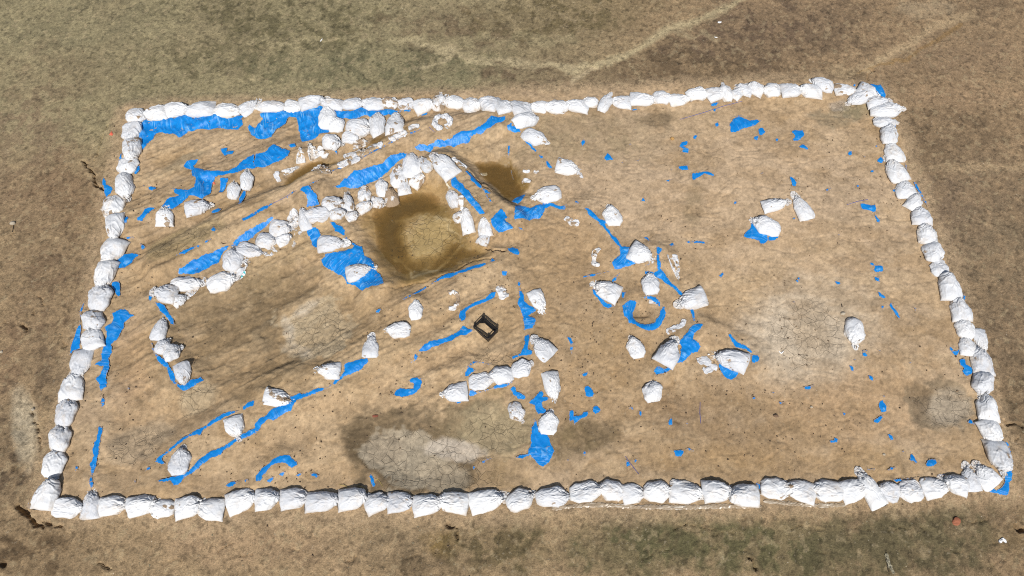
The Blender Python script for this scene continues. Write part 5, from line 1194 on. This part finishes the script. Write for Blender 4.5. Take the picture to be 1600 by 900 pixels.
 (T11, '398 378 415 380 416 405 402 402', 'small upright blue scrap over the dark patch'),
 (T11, '305 425 318 428 312 440', 'tiny blue dot over the dark patch'),
 (T11, '638 425 650 430 668 460 645 465', 'blue scrap left of the pair above the bottom border'),
 (T11, '688 430 705 420 702 442 688 445', 'blue scrap right of the pair above the bottom border'),
 (T11, '1350 75 1368 72 1372 88 1355 90', 'tiny blue fleck at the middle right'),
 (T11, '1370 562 1385 555 1398 575 1390 600 1375 590', 'blue bit behind the bottom border beside the round bag'),
 (T11, '0 20 20 30 30 60 75 65 75 88 35 85 5 60', 'curved blue scrap right of the lower four, lower end'),
 (T7, '305 635 330 640 345 670 342 705 335 735 325 710 332 680 318 655', 'thin curved blue scrap right of the square-cut sandbag'),
 (T7, '392 842 425 832 425 855 400 858', 'small blue scrap below the curved one'),
 (T7, '1165 290 1185 268 1192 285 1172 308', 'small blue scrap far right of the slim limp sack'),
 (T7, '880 118 905 105 912 120 890 128', 'small blue scrap above the slim limp sack'),
 (T7, '-5 135 20 140 42 165 30 178 0 165', 'blue scrap left of the disturbed sand, mid dig'),
 (T9, '422 465 440 465 438 490 425 490', 'tiny blue scrap inside the lower left border'),
 (T9, '715 20 730 22 728 38 716 35', 'tiny blue scrap right of the long left strip'),
 (T9, '805 505 820 485 835 468 850 465 845 482 820 492', 'small dark blue scrap left of the lower-left end bag'),
 (T9, '755 545 768 538 765 562 755 562', 'tiny blue scrap above the bottom border, lower left'),
 (T1, '835 695 850 690 882 698 860 712 838 710', 'small blue scrap inside the left border, upper'),
 (T1, '805 682 814 684 812 696', 'tiny blue dot inside the left border, upper'),
 (T1, '772 575 788 575 785 600 765 622 755 620', 'thin blue edge inside the left border, upper'),
 (T1, '668 550 682 505 690 505 688 530', 'thin blue edge outside the left border, near the top'),
 (T2, '440 485 455 482 458 510 448 508', 'tiny blue shred on the slope of the upper trench'),
 (T2, '755 875 770 880 775 895 762 890', 'tiny blue shred in the mud of the water pit'),
 (T11, '1440 0 1440 0', ''),
]
for row_ in TARPS:
    t, s, lab = row_[:3]
    if not lab: continue
    pts = tpts(t, s)
    a = np.array(pts); size = np.ptp(a, axis=0).max()
    ar = 0.5*abs(sum(pts[i][0]*pts[(i+1) % len(pts)][1]-pts[(i+1) % len(pts)][0]*pts[i][1] for i in range(len(pts))))
    small = size < .45
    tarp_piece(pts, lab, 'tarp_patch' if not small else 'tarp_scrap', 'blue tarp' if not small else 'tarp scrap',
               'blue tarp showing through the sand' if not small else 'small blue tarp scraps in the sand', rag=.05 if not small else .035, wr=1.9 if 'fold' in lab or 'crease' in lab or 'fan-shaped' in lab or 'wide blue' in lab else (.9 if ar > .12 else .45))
# ------------------------------------------------------------------ standing water in the pits
wm = bpy.data.materials.new('murky_water'); wm.use_nodes = True; t_ = wm.node_tree; t_.nodes.clear()
o_ = t_.nodes.new('ShaderNodeOutputMaterial'); tr = t_.nodes.new('ShaderNodeBsdfTransparent'); tr.inputs[0].default_value = (.90, .82, .64, 1)
df = t_.nodes.new('ShaderNodeBsdfDiffuse'); df.inputs[0].default_value = (.17, .125, .055, 1)
gl = t_.nodes.new('ShaderNodeBsdfGlossy'); gl.inputs['Roughness'].default_value = .06
fr = t_.nodes.new('ShaderNodeFresnel'); fr.inputs[0].default_value = 1.33
m1 = t_.nodes.new('ShaderNodeMixShader');  m2 = t_.nodes.new('ShaderNodeMixShader')
da = t_.nodes.new('ShaderNodeAttribute'); da.attribute_name = 'depth'
def _mr(lo, hi, a, b):
    nd = t_.nodes.new('ShaderNodeMapRange'); t_.links.new(da.outputs['Fac'], nd.inputs[0])
    for i_, q_ in enumerate((lo, hi, a, b)): nd.inputs[i_+1].default_value = q_
    return nd.outputs[0]
mc = t_.nodes.new('ShaderNodeMix'); mc.data_type = 'RGBA'; t_.links.new(_mr(0, .07, 0, 1), mc.inputs[0]); mc.inputs[6].default_value = (1, 1, 1, 1); mc.inputs[7].default_value = (.84, .74, .52, 1)
t_.links.new(mc.outputs[2], tr.inputs[0]); t_.links.new(_mr(.0, .09, .02, .42), m1.inputs[0])
t_.links.new(tr.outputs[0], m1.inputs[1]); t_.links.new(df.outputs[0], m1.inputs[2])
t_.links.new(fr.outputs[0], m2.inputs[0]); t_.links.new(m1.outputs[0], m2.inputs[1]); t_.links.new(gl.outputs[0], m2.inputs[2]); t_.links.new(m2.outputs[0], o_.inputs[0])
def puddle(s, quant, label):
    pts = wpts(s); a = np.array(pts); c = a.mean(0)
    gx, gy = np.meshgrid(np.linspace(a[:, 0].min(), a[:, 0].max(), 60), np.linspace(a[:, 1].min(), a[:, 1].max(), 60)); gx = gx.ravel(); gy = gy.ravel()
    k = poly_sd(gx, gy, pts) > 0; z = float(np.quantile(zfine(gx[k], gy[k]), quant))
    st_ = .03; gx = np.arange(a[:, 0].min(), a[:, 0].max()+st_, st_); gy = np.arange(a[:, 1].min(), a[:, 1].max()+st_, st_)
    GXm, GYm = np.meshgrid(gx, gy); dep = z-zfine(GXm.ravel(), GYm.ravel()).reshape(GXm.shape); ok = (dep > -.03) & (poly_sd(GXm, GYm, pts) > 0)
    idx = np.arange(GXm.size).reshape(GXm.shape); q = ok[:-1, :-1] & ok[:-1, 1:] & ok[1:, 1:] & ok[1:, :-1]
    F = np.stack([idx[:-1, :-1][q], idx[:-1, 1:][q], idx[1:, 1:][q], idx[1:, :-1][q]], -1)
    us = np.unique(F); rm = np.zeros(GXm.size, int); rm[us] = np.arange(len(us))
    me = mesh_np('puddle', np.c_[GXm.ravel()[us]-c[0], GYm.ravel()[us]-c[1], 0*us], rm[F])
    at = me.attributes.new('depth', 'FLOAT', 'POINT'); at.data.foreach_set('value', np.maximum(dep.ravel()[us], 0).astype(np.float32))
    ob = link('puddle', me, wm); ob.location = (c[0], c[1], z); tag(ob, label, 'water', kind='structure')
puddle('560 330 600 295 650 275 705 280 730 340 775 370 772 412 690 445 620 465 590 445 570 395', .38, 'shallow brown water in the large pit')
puddle('730 240 805 238 835 290 842 306 805 325 775 318 748 288', .42, 'shallow brown water in the upper pit')
puddle('430 290 465 250 500 246 520 262 470 300 445 306', .38, 'shallow brown water in the upper trench')

# ------------------------------------------------------------------ black crate
def bx(V, F, x0, x1, y0, y1, z0, z1):
    i = len(V); V += [(x0, y0, z0), (x1, y0, z0), (x1, y1, z0), (x0, y1, z0), (x0, y0, z1), (x1, y0, z1), (x1, y1, z1), (x0, y1, z1)]
    F += [(i, i+3, i+2, i+1), (i+4, i+5, i+6, i+7), (i, i+1, i+5, i+4), (i+1, i+2, i+6, i+5), (i+2, i+3, i+7, i+6), (i+3, i, i+4, i+7)]
def bmesh_boxes(name, boxes, mat, parent, bevel=.003):
    V, F = [], []
    for b in boxes: bx(V, F, *b)
    me = bpy.data.meshes.new(name); me.from_pydata(V, [], F); me.update()
    ob = link(name, me, mat, parent)
    if bevel:
        md = ob.modifiers.new('bevel', 'BEVEL'); md.width = bevel; md.segments = 2
    return ob
ck = NT('black_plastic'); ck.b.inputs['Base Color'].default_value = (.012, .011, .010, 1); ck.b.inputs['Roughness'].default_value = .38
ctc = ck.n('ShaderNodeTexCoord').outputs['Object']
ck.t.links.new(ck.mix(ck.ramp(ck.noise(ctc, 14, 4, .7), .62, .8, 0, .3), rgba((.010, .009, .009)), rgba((.12, .09, .06))), ck.b.inputs['Base Color'])
c0 = Pg(700+855/14.52, 480+508/14.52, .08)
q0 = Pg(700+600/14.52, 480+510/14.52, .0); q1 = Pg(700+915/14.52, 480+800/14.52, .0)
dv_ = (q1-q0)[:2]; CL = .41; CW = .29; HH = .19
crate = link('plastic_crate', None); crate.location = (c0[0], c0[1], float(zfine(np.array([c0[0]]), np.array([c0[1]]))[0])+.0)
crate.rotation_euler = (0, 0, math.atan2(dv_[1], dv_[0]))
tag(crate, 'open black plastic crate with slotted sides on bare sand', 'crate')
hl, hw, tw = CL/2, CW/2, .007
for sgn in (-1, 1):           # long sides: dipped upper rail, louvred slots
    y0, y1 = (hw-tw, hw) if sgn > 0 else (-hw, -hw+tw)
    b = [(-hl+.03, hl-.03, y0, y1, z, z+.017) for z in (.004, .034, .064, .094, .122)]
    b += [(-hl+.03+i*.0525, -hl+.036+i*.0525, y0-.002, y1+.002, .002, .142) for i in range(1, 7)]
    w_ = bmesh_boxes('side_wall', b, ck.m, crate)
    bmesh_boxes('rim', [(-hl+.03, hl-.03, y0-(.008 if sgn > 0 else .004), y1+(.004 if sgn > 0 else .008), .144, .162)], ck.m, w_)
for sgn in (-1, 1):
    x0, x1 = (hl-tw, hl) if sgn > 0 else (-hl, -hl+tw)
    b = [(x0, x1, -hw+.03, hw-.03, z, z+.018) for z in (.004, .034, .064, .094)]
    b += [(x0-.002, x1+.002, -hw+.03+i*.035, -hw+.036+i*.035, .002, .112) for i in range(1, 6)]
    b += [(x0, x1, -hw+.03, -hw+.06, .112, .168), (x0, x1, hw-.06, hw-.03, .112, .168)]
    w_ = bmesh_boxes('end_wall', b, ck.m, crate)
    bmesh_boxes('rim', [(x0-(.010 if sgn > 0 else .004), x1+(.004 if sgn > 0 else .010), -hw+.03, hw-.03, .168, .182)], ck.m, w_)
for sx_ in (-1, 1):
    for sy_ in (-1, 1):       # L-shaped corner posts, taller than the sides
        X0, X1 = sorted((sx_*hl, sx_*(hl-.036))); Y0, Y1 = sorted((sy_*hw, sy_*(hw-.036)))
        a0, a1 = sorted((sx_*(hl+.003), sx_*(hl-tw-.002))); b0, b1 = sorted((sy_*(hw+.003), sy_*(hw-tw-.002)))
        d0, d1 = sorted((sx_*(hl-.004), sx_*(hl-.034))); e0, e1 = sorted((sy_*(hw-.004), sy_*(hw-.034)))
        bmesh_boxes('corner_post', [(a0, a1, Y0, Y1, 0, HH), (X0, X1, b0, b1, 0, HH+.002), (d0, d1, e0, e1, HH-.012, HH+.006)], ck.m, crate)
bmesh_boxes('base_rim', [(-hl, hl, -hw+.006, -hw+.045, .006, .012), (-hl, hl, hw-.045, hw-.006, .006, .012), (-hl+.006, -hl+.06, -hw+.045, hw-.045, .006, .012), (hl-.06, hl-.006, -hw+.045, hw-.045, .006, .012)], ck.m, crate, 0)

# ------------------------------------------------------------------ clods and shell grit lying on the sand
def scatter(name, n, dens, size, mat, label, cat, seed, flat=.7, sink=.25):
    r = np.random.default_rng(seed); pts = []
    need = n; X_, Y_ = [], []
    while need > 0:
        px = r.uniform(-13.6, 13.6, need*6); py = r.uniform(-.6, 15.4, need*6)
        k = r.random(len(px)) < dens(px, py); X_.append(px[k][:need]); Y_.append(py[k][:need]); need -= len(px[k][:need])
    px = np.concatenate(X_); py = np.concatenate(Y_); n = len(px)
    s = size[0]*(size[1]/size[0])**(r.random(n)**2.8)
    o = np.array([(1, 0, 0), (0, 1, 0), (-1, 0, 0), (0, -1, 0), (.1, .1, 1), (0, 0, -1)], float)
    V = o[None]*r.uniform(.6, 1.25, (n, 6, 3))+r.uniform(-.25, .25, (n, 6, 3))
    an = r.uniform(0, 6.28, n); c, s_ = np.cos(an), np.sin(an)
    V = np.stack([V[..., 0]*c[:, None]-V[..., 1]*s_[:, None]*.75, V[..., 0]*s_[:, None]+V[..., 1]*c[:, None]*.75, V[..., 2]*flat], -1)*s[:, None, None]
    z = zfine(px, py)+s*(flat-.9*sink*2)*.5
    V += np.stack([px, py, z], -1)[:, None, :]
    f = np.array([(0, 1, 4), (1, 2, 4), (2, 3, 4), (3, 0, 4), (1, 0, 5), (2, 1, 5), (3, 2, 5), (0, 3, 5)])
    F = (f[None]+6*np.arange(n)[:, None, None]).reshape(-1, 3)
    me = mesh_np(name, V.reshape(-1, 3), F, False)
    return tag(link(name, me, mat), label, cat, kind='stuff')
def dens_clod(px, py):
    s = poly_sd(px, py, SITE); d = .03+.9*sstep(.15, .6, fbm(px, py, .8, 4, 91))
    for (a_, b_, r_) in ((690, 510, .9), (200, 640, .8), (290, 540, .5), (960, 520, 1.2), (600, 620, 1.), (450, 690, .8), (1180, 640, 1.3), (900, 600, .9), (1490, 560, .5), (1330, 260, 1.), (740, 390, .5), (130, 770, .5), (240, 330, .6)):
        c = P(a_, b_); d = d+.8*np.exp(-((px-c[0])**2+(py-c[1])**2)/r_**2)
    return np.clip(d*np.where(s > 0, .8, .16), 0, 1)
cl = NT('dark_soil'); cc = cl.n('ShaderNodeTexCoord').outputs['Object']
cl.t.links.new(cl.mix(cl.ramp(cl.noise(cc, 3, 3), .35, .65), rgba((.055, .036, .022)), rgba((.20, .135, .08))), cl.b.inputs['Base Color']); cl.b.inputs['Roughness'].default_value = .95
scatter('soil_clods', 6000, dens_clod, (.005, .028), cl.m, 'loose dark clods of soil strewn over the sand', 'soil clods', 5, .8)
sh = NT('shell_grit'); sh.b.inputs['Base Color'].default_value = (.62, .54, .42, 1)
scatter('shell_grit', 2600, lambda px, py: .25+.7*sstep(-.2, .6, fbm(px, py, 1.2, 2, 92)), (.003, .0105), sh.m, 'pale bits of shell and grit on the ground', 'shell grit', 6, .5)
pm = NT('mat_lumps'); pm.b.inputs['Base Color'].default_value = (.20, .165, .10, 1); pm.b.inputs['Roughness'].default_value = .95
def dens_out(px, py):
    s = poly_sd(px, py, SITE)
    return np.clip(np.where(s < -.35, .15+.85*sstep(-.1, .5, fbm(px, py, .9, 3, 93)), 0), 0, 1)
scatter('mat_lumps', 9000, dens_out, (.006, .030), pm.m, 'low olive lumps in the drying algae mat', 'algae lumps', 7, .38, .3)

# ------------------------------------------------------------------ torn sacks: rags and rims of cloth half in the sand
def rag(name, L, w, crumple, seed, mud, stain, label, group, sink=.0):
    """a crumpled band of sack cloth along the line L (n,2) in metres"""
    L = np.asarray(L); seg = np.r_[0, np.cumsum(np.linalg.norm(np.diff(L, axis=0), axis=1))]
    n = max(6, int(seg[-1]/.013)); t = np.linspace(0, seg[-1], n); L = np.c_[np.interp(t, seg, L[:, 0]), np.interp(t, seg, L[:, 1])]
    T = np.gradient(L, axis=0); T /= np.linalg.norm(T, axis=1, keepdims=True)+1e-9; N = np.c_[-T[:, 1], T[:, 0]]; m = 15
    s = np.linspace(-1, 1, m); S, A = np.meshgrid(s, t); off = fbm(A+seed*3.1, S*0, .16, 3, seed)*.35
    wd = w/2*(1+.35*fbm(A+seed, np.sign(S)*3.0, .07, 3, seed+1))*np.clip(np.minimum(A, seg[-1]-A)/(.35*w)+.3, 0, 1)**.5
    X = L[:, None, 0]+N[:, None, 0]*(S+off)*wd; Y = L[:, None, 1]+N[:, None, 1]*(S+off)*wd
    prof = crumple*(.25+.75*(1-S**2))*(.55+.6*fbm(A+seed*2, S*.02, .12, 2, seed+2)); fold = crumple*.55*ridged(A*9+seed, S*w*14, seed+4)
    fold = fold+crumple*.3*fbm(X*3.0, Y*3.0, .12, 3, seed+5)
    Zz = zfine(X.ravel(), Y.ravel()).reshape(X.shape)+prof+fold+.004-sink
    c = L.mean(0); z0 = float(Zz.mean()); idx = np.arange(n*m).reshape(n, m)
    F = np.stack([idx[:-1, :-1], idx[:-1, 1:], idx[1:, 1:], idx[1:, :-1]], -1).reshape(-1, 4)
    me = mesh_np(name, np.stack([X-c[0], Y-c[1], Zz-z0], -1).reshape(-1, 3), F)
    o = link(name, me, sk.m); o.location = (c[0], c[1], z0); o.color = (mud, stain, 0, 1)
    md = o.modifiers.new('cloth', 'SOLIDIFY'); md.thickness = .004; md.offset = 1
    tag(o, label, 'torn sack', group or 'torn sacks in the dig'); return o
def arc(cx_, cy_, rx, ry, a0, a1):
    return [tuple(Pg(cx_+rx*math.cos(math.radians(a)), cy_-ry*math.sin(math.radians(a)))[:2]) for a in np.linspace(a0, a1, 26)]
ARCS = {(T2, 0): (691, 192, 11, 10, -60, 275, .15, .07), (B_, 0): (459, 345, 5, 12, -60, 260, .13, .06), (C7, 0): (0,)*8,
        (T6, 0): (705, 469, 11, 13, -110, 120, .10, .03), (T7, 0): (934, 402, 7, 11, 60, 290, .11, .05)}
for i, (t, s, kind, mud, stain, lab, grp) in enumerate(INNER):
    if kind not in 'rt': continue
    v = conv(t, [float(q) for q in s.split()])
    if kind == 'r' or 'half-buried sack left' in lab:
        a_ = ARCS[(t, 0)]; rag('torn_sack', arc(*a_[:6]), a_[6], a_[7], 40+i, mud*.8, stain, lab, grp)
    else:
        A = Pg(v[0], v[1]); B2 = Pg(v[2], v[3]); W1 = Pg(v[0]+v[4]*.5, v[1]); W2 = Pg(v[0]-v[4]*.5, v[1]); w_ = float(np.linalg.norm((W1-W2)[:2]))
        n_ = np.array([-(B2-A)[1], (B2-A)[0]])*SACKR.uniform(-.25, .25)
        rag('torn_sack', [A[:2], (A+B2)[:2]/2+n_, B2[:2]], w_*.95, min(.06, .2*w_), 40+i, mud, stain, lab, grp)

# ------------------------------------------------------------------ small finds: rocks, sticks, litter
def simple(name, rgb, rough=.7):
    m = NT(name); m.b.inputs['Base Color'].default_value = rgba(rgb); m.b.inputs['Roughness'].default_value = rough
    return m.m
def lump(name, px, py, sx_, sy_, sz_, mat, label, cat, seed, rot=0., group=None):
    import bmesh
    bm = bmesh.new(); bmesh.ops.create_icosphere(bm, subdivisions=3, radius=1)
    for v in bm.verts:
        c = v.co; n = .22*float(fbm(np.array([c.x*.9+seed]), np.array([c.y*.9+c.z]), .8, 3, seed)[0])
        v.co = c*(1+n)
        if v.co.z < -.35: v.co.z = -.35
    me = bpy.data.meshes.new(name); bm.to_mesh(me); bm.free(); me.polygons.foreach_set('use_smooth', [False]*len(me.polygons))
    p = Pg(px, py); o = link(name, me, mat); o.location = (p[0], p[1], float(zfine(p[:1], p[1:2])[0])+.2*sz_); o.scale = (sx_, sy_, sz_); o.rotation_euler = (0, 0, rot)
    tag(o, label, cat, group)
rk = simple('pale_rock', (.42, .36, .27), .9)
lump('rock', 20, 349, .060, .045, .05, rk, 'pale rock with a dark shadow near the left edge', 'rock', 3)
lump('rock', 52, 640, .035, .03, .03, rk, 'small pale stone beside the pale streak at far left', 'rock', 4)
lump('rock', 3, 550, .03, .03, .025, rk, 'small stone at the very left edge', 'rock', 5)
lump('brick_piece', 1494, 815, .085, .065, .03, simple('brick_red', (.34, .12, .06), .9), 'flat reddish brick piece in the algae mat below the border', 'brick', 6, .4)
lump('brick_piece', 586, 650, .06, .03, .03, simple('brick_dark', (.22, .07, .04), .9), 'small dark red brick piece on the rim of the grey cracked pan', 'brick', 7, .1)
lump('rock', 1050, 217, .045, .04, .04, simple('ochre_stone', (.42, .24, .08), .9), 'orange-brown stone in the upper open sand', 'rock', 8)
lump('rock', 1317, 490, .05, .035, .04, rk, 'small stone at upper left of the lone sandbag', 'rock', 9)
lump('rock', 1212, 650, .05, .03, .03, simple('dark_stone', (.16, .10, .06), .9), 'small dark stone in the lower right sand', 'rock', 10)
lump('rock', 1381, 710, .028, .024, .02, rk, 'tiny pale stone above the bottom border, right half', 'rock', 13)
lump('rock', 1268, 636, .028, .02, .02, rk, 'tiny pale stone in the lower right sand', 'rock', 14)
def ribbon(name, pts, w, mat, label, cat, h=.02, seed=1, group=None):
    """a crumpled strip with thickness"""
    q = [Pg(*p) for p in pts]; V = []; F = []; rr = random.Random(seed); n = 0; L = []
    for a_, b_ in zip(q, q[1:]):
        m = max(2, int(np.linalg.norm((b_-a_)[:2])/.03))
        for i in range(m): L.append(a_[:2]+(b_-a_)[:2]*i/m)
    L.append(q[-1][:2]); L = np.array(L); T = np.gradient(L, axis=0); T /= np.linalg.norm(T, axis=1, keepdims=True)+1e-9
    N = np.c_[-T[:, 1], T[:, 0]]; c = L.mean(0)
    for i in range(len(L)):
        ww = w*(.55+.6*rr.random())*(1 if 0 < i < len(L)-1 else .4)
        for k, s in enumerate((-.5, -.17, .17, .5)):
            p = L[i]+N[i]*ww*s; z = float(zfine(p[:1], p[1:2])[0])+.006+h*rr.random()*(1 if k in (1, 2) else .3)
            V.append((p[0]-c[0], p[1]-c[1], z))
    for i in range(len(L)-1):
        for k in range(3):
            a_ = i*4+k; F.append((a_, a_+1, a_+5, a_+4))
    me = bpy.data.meshes.new(name); me.from_pydata(V, [], F); me.update()
    o = link(name, me, mat); o.location = (c[0], c[1], 0)
    md = o.modifiers.new('thick', 'SOLIDIFY'); md.thickness = .003; md.offset = 1
    tag(o, label, cat, group)
wp = simple('white_plastic', (.78, .78, .77), .4); orng = simple('orange_plastic', (.75, .16, .09), .5)
teal = NT('printed_sack'); tz = teal.n('ShaderNodeTexCoord').outputs['Object']
teal.t.links.new(teal.mix(teal.ramp(teal.noise(tz, 16, 2), .48, .54), rgba((.75, .76, .75)), rgba((.02, .42, .44))), teal.b.inputs['Base Color'])
ribbon('plastic_scrap', [(371, 436), (376, 431), (384, 424)], .11, teal.m, 'white and teal printed plastic scrap below the diagonal stack', 'plastic scrap', .03, 2)
ribbon('plastic_scrap', [(171, 211), (174, 207), (175, 212)], .07, orng, 'small orange plastic scrap left of the top left corner', 'plastic scrap', .02, 3)
ribbon('plastic_scrap', [(332, 284), (336, 288)], .05, orng, 'small red plastic scrap in the blue-lined hole', 'plastic scrap', .02, 4)
ribbon('plastic_scrap', [(1121, 36), (1127, 35)], .045, wp, 'small white litter beside the sandy track, top', 'litter', .03, 5)
ribbon('plastic_scrap', [(1116, 58), (1121, 59)], .035, wp, 'smaller white litter below the sandy track, top', 'litter', .02, 6)
ribbon('plastic_scrap', [(500, 65), (504, 61)], .035, wp, 'thin white litter in the olive mat, top', 'litter', .02, 7)
ribbon('plastic_scrap', [(1217, 549), (1221, 552), (1224, 549)], .035, wp, 'white litter at lower left of the pale cracked patch', 'litter', .02, 8)
ribbon('plastic_scrap', [(1384, 865), (1390, 885), (1396, 896)], .09, simple('dull_plastic', (.28, .25, .17), .6), 'dull crumpled plastic at the bottom edge below the border', 'litter', .05, 9)
ribbon('plastic_scrap', [(1560, 848), (1566, 842), (1572, 848)], .06, wp, 'whitish plastic piece near the bottom right corner', 'litter', .04, 10)
ribbon('wood_batten', [(697, 287), (703, 294)], .045, simple('pale_wood', (.72, .66, .5), .7), 'short pale wood batten left of the short baulk', 'wood piece', .012, 11)
clear = NT('clear_sheet'); cz = clear.n('ShaderNodeTexCoord').outputs['Object']
clear.t.links.new(clear.mix(clear.ramp(clear.noise(clear.mapping(cz, (1, 14, 1)), 3.5, 4, .65), .5, .68), rgba((.34, .26, .17)), rgba((.60, .54, .44))), clear.b.inputs['Base Color']); clear.b.inputs['Roughness'].default_value = .35
ribbon('plastic_sheet', [(862, 795), (905, 790), (940, 789), (990, 792), (1060, 793), (1130, 791), (1190, 791)], .09, clear.m, 'pale dusty plastic sheet edge below the bottom border, left piece', 'plastic sheet', .02, 12)
ribbon('plastic_sheet', [(1192, 783), (1230, 787), (1280, 790), (1322, 789)], .08, clear.m, 'pale dusty plastic sheet edge below the bottom border, right piece', 'plastic sheet', .02, 13)
grm = NT('grey_sheet'); grm.b.inputs['Base Color'].default_value = (.24, .21, .17, 1)
def stick(name, pts, r, mat, label, cat, group=None):
    q = []
    for p in pts:
        a_ = Pg(p[0], p[1]); q.append(np.array([a_[0], a_[1], float(zfine(a_[:1], a_[1:2])[0])+r*1.2+(p[2] if len(p) > 2 else 0)]))
    q = np.array(q); c = q[0].copy(); q = q-c
    T = np.gradient(q, axis=0) if len(q) > 2 else np.array([q[1]-q[0]]*2); T /= np.linalg.norm(T, axis=1, keepdims=True)+1e-9
    S = np.c_[-T[:, 1], T[:, 0], 0*T[:, 0]]; S /= np.linalg.norm(S, axis=1, keepdims=True)+1e-9; U = np.cross(T, S)
    V = []; F = []
    for i in range(len(q)):
        for k in range(6): V.append(tuple(q[i]+r*(S[i]*math.cos(k*math.pi/3)+U[i]*math.sin(k*math.pi/3))*(1 if 0 < i < len(q)-1 else .7)))
    for i in range(len(q)-1):
        for k in range(6): F.append((i*6+k, i*6+(k+1) % 6, i*6+6+(k+1) % 6, i*6+6+k))
    F += [tuple(range(5, -1, -1)), tuple(range(len(V)-6, len(V)))]
    me = bpy.data.meshes.new(name); me.from_pydata(V, [], F); me.update()
    o = link(name, me, mat); o.location = tuple(c); tag(o, label, cat, group)
dk = simple('dark_stick', (.03, .022, .015), .9); yl = simple('yellow_straw', (.42, .33, .10), .8); bl = simple('blue_cord', (.03, .07, .35), .6)
stick('reed', [(530, 757), (537, 759, .03), (542, 760)], .006, yl, 'yellow reed end behind the bottom border, left one', 'reed')
stick('reed', [(558, 759), (566, 761, .03), (570, 763)], .006, yl, 'yellow reed end behind the bottom border, right one', 'reed')
stick('reed', [(586, 748), (592, 750), (598, 760)], .005, yl, 'thin yellow reed above the crumpled bottom bags', 'reed')
stick('cord', [(1094, 628), (1093.5, 645), (1095, 662)], .005, bl, 'short upright blue cord in the lower middle sand', 'cord')
stick('cord', [(1062, 187), (1100, 176), (1130, 166), (1160, 158)], .005, bl, 'long thin blue cord below the top border', 'cord')
stick('cord', [(1323, 320), (1340, 315), (1356, 312)], .005, bl, 'thin blue cord in the upper right sand', 'cord')
stick('cord', [(977, 713), (990, 731), (998, 741)], .005, bl, 'thin blue cord above the bottom border, centre right', 'cord')
stick('cord', [(657, 185), (672, 200), (688, 214)], .004, bl, 'thin dark cord across the long baulk', 'cord')
stick('twig', [(22, 352), (20, 363)], .008, dk, 'dark twig below the pale rock', 'twig')
stick('twig', [(463, 297), (440, 312), (400, 330), (385, 342)], .004, bl, 'thin cord on the bank between blue slivers', 'cord')
stick('twig', [(1384, 868), (1386, 880), (1388, 893)], .008, dk, 'dark stick beside the dull plastic at the bottom', 'twig')
stick('twig', [(346, 380), (350, 382), (354, 381)], .008, dk, 'small dark twig above the bright crescent', 'twig')
stick('twig', [(1315, 475), (1315.5, 480)], .010, dk, 'short dark twig above the lone sandbag', 'twig')
stick('twig', [(1344, 731), (1345, 742)], .012, dk, 'black strap end standing behind the bottom border', 'strap')
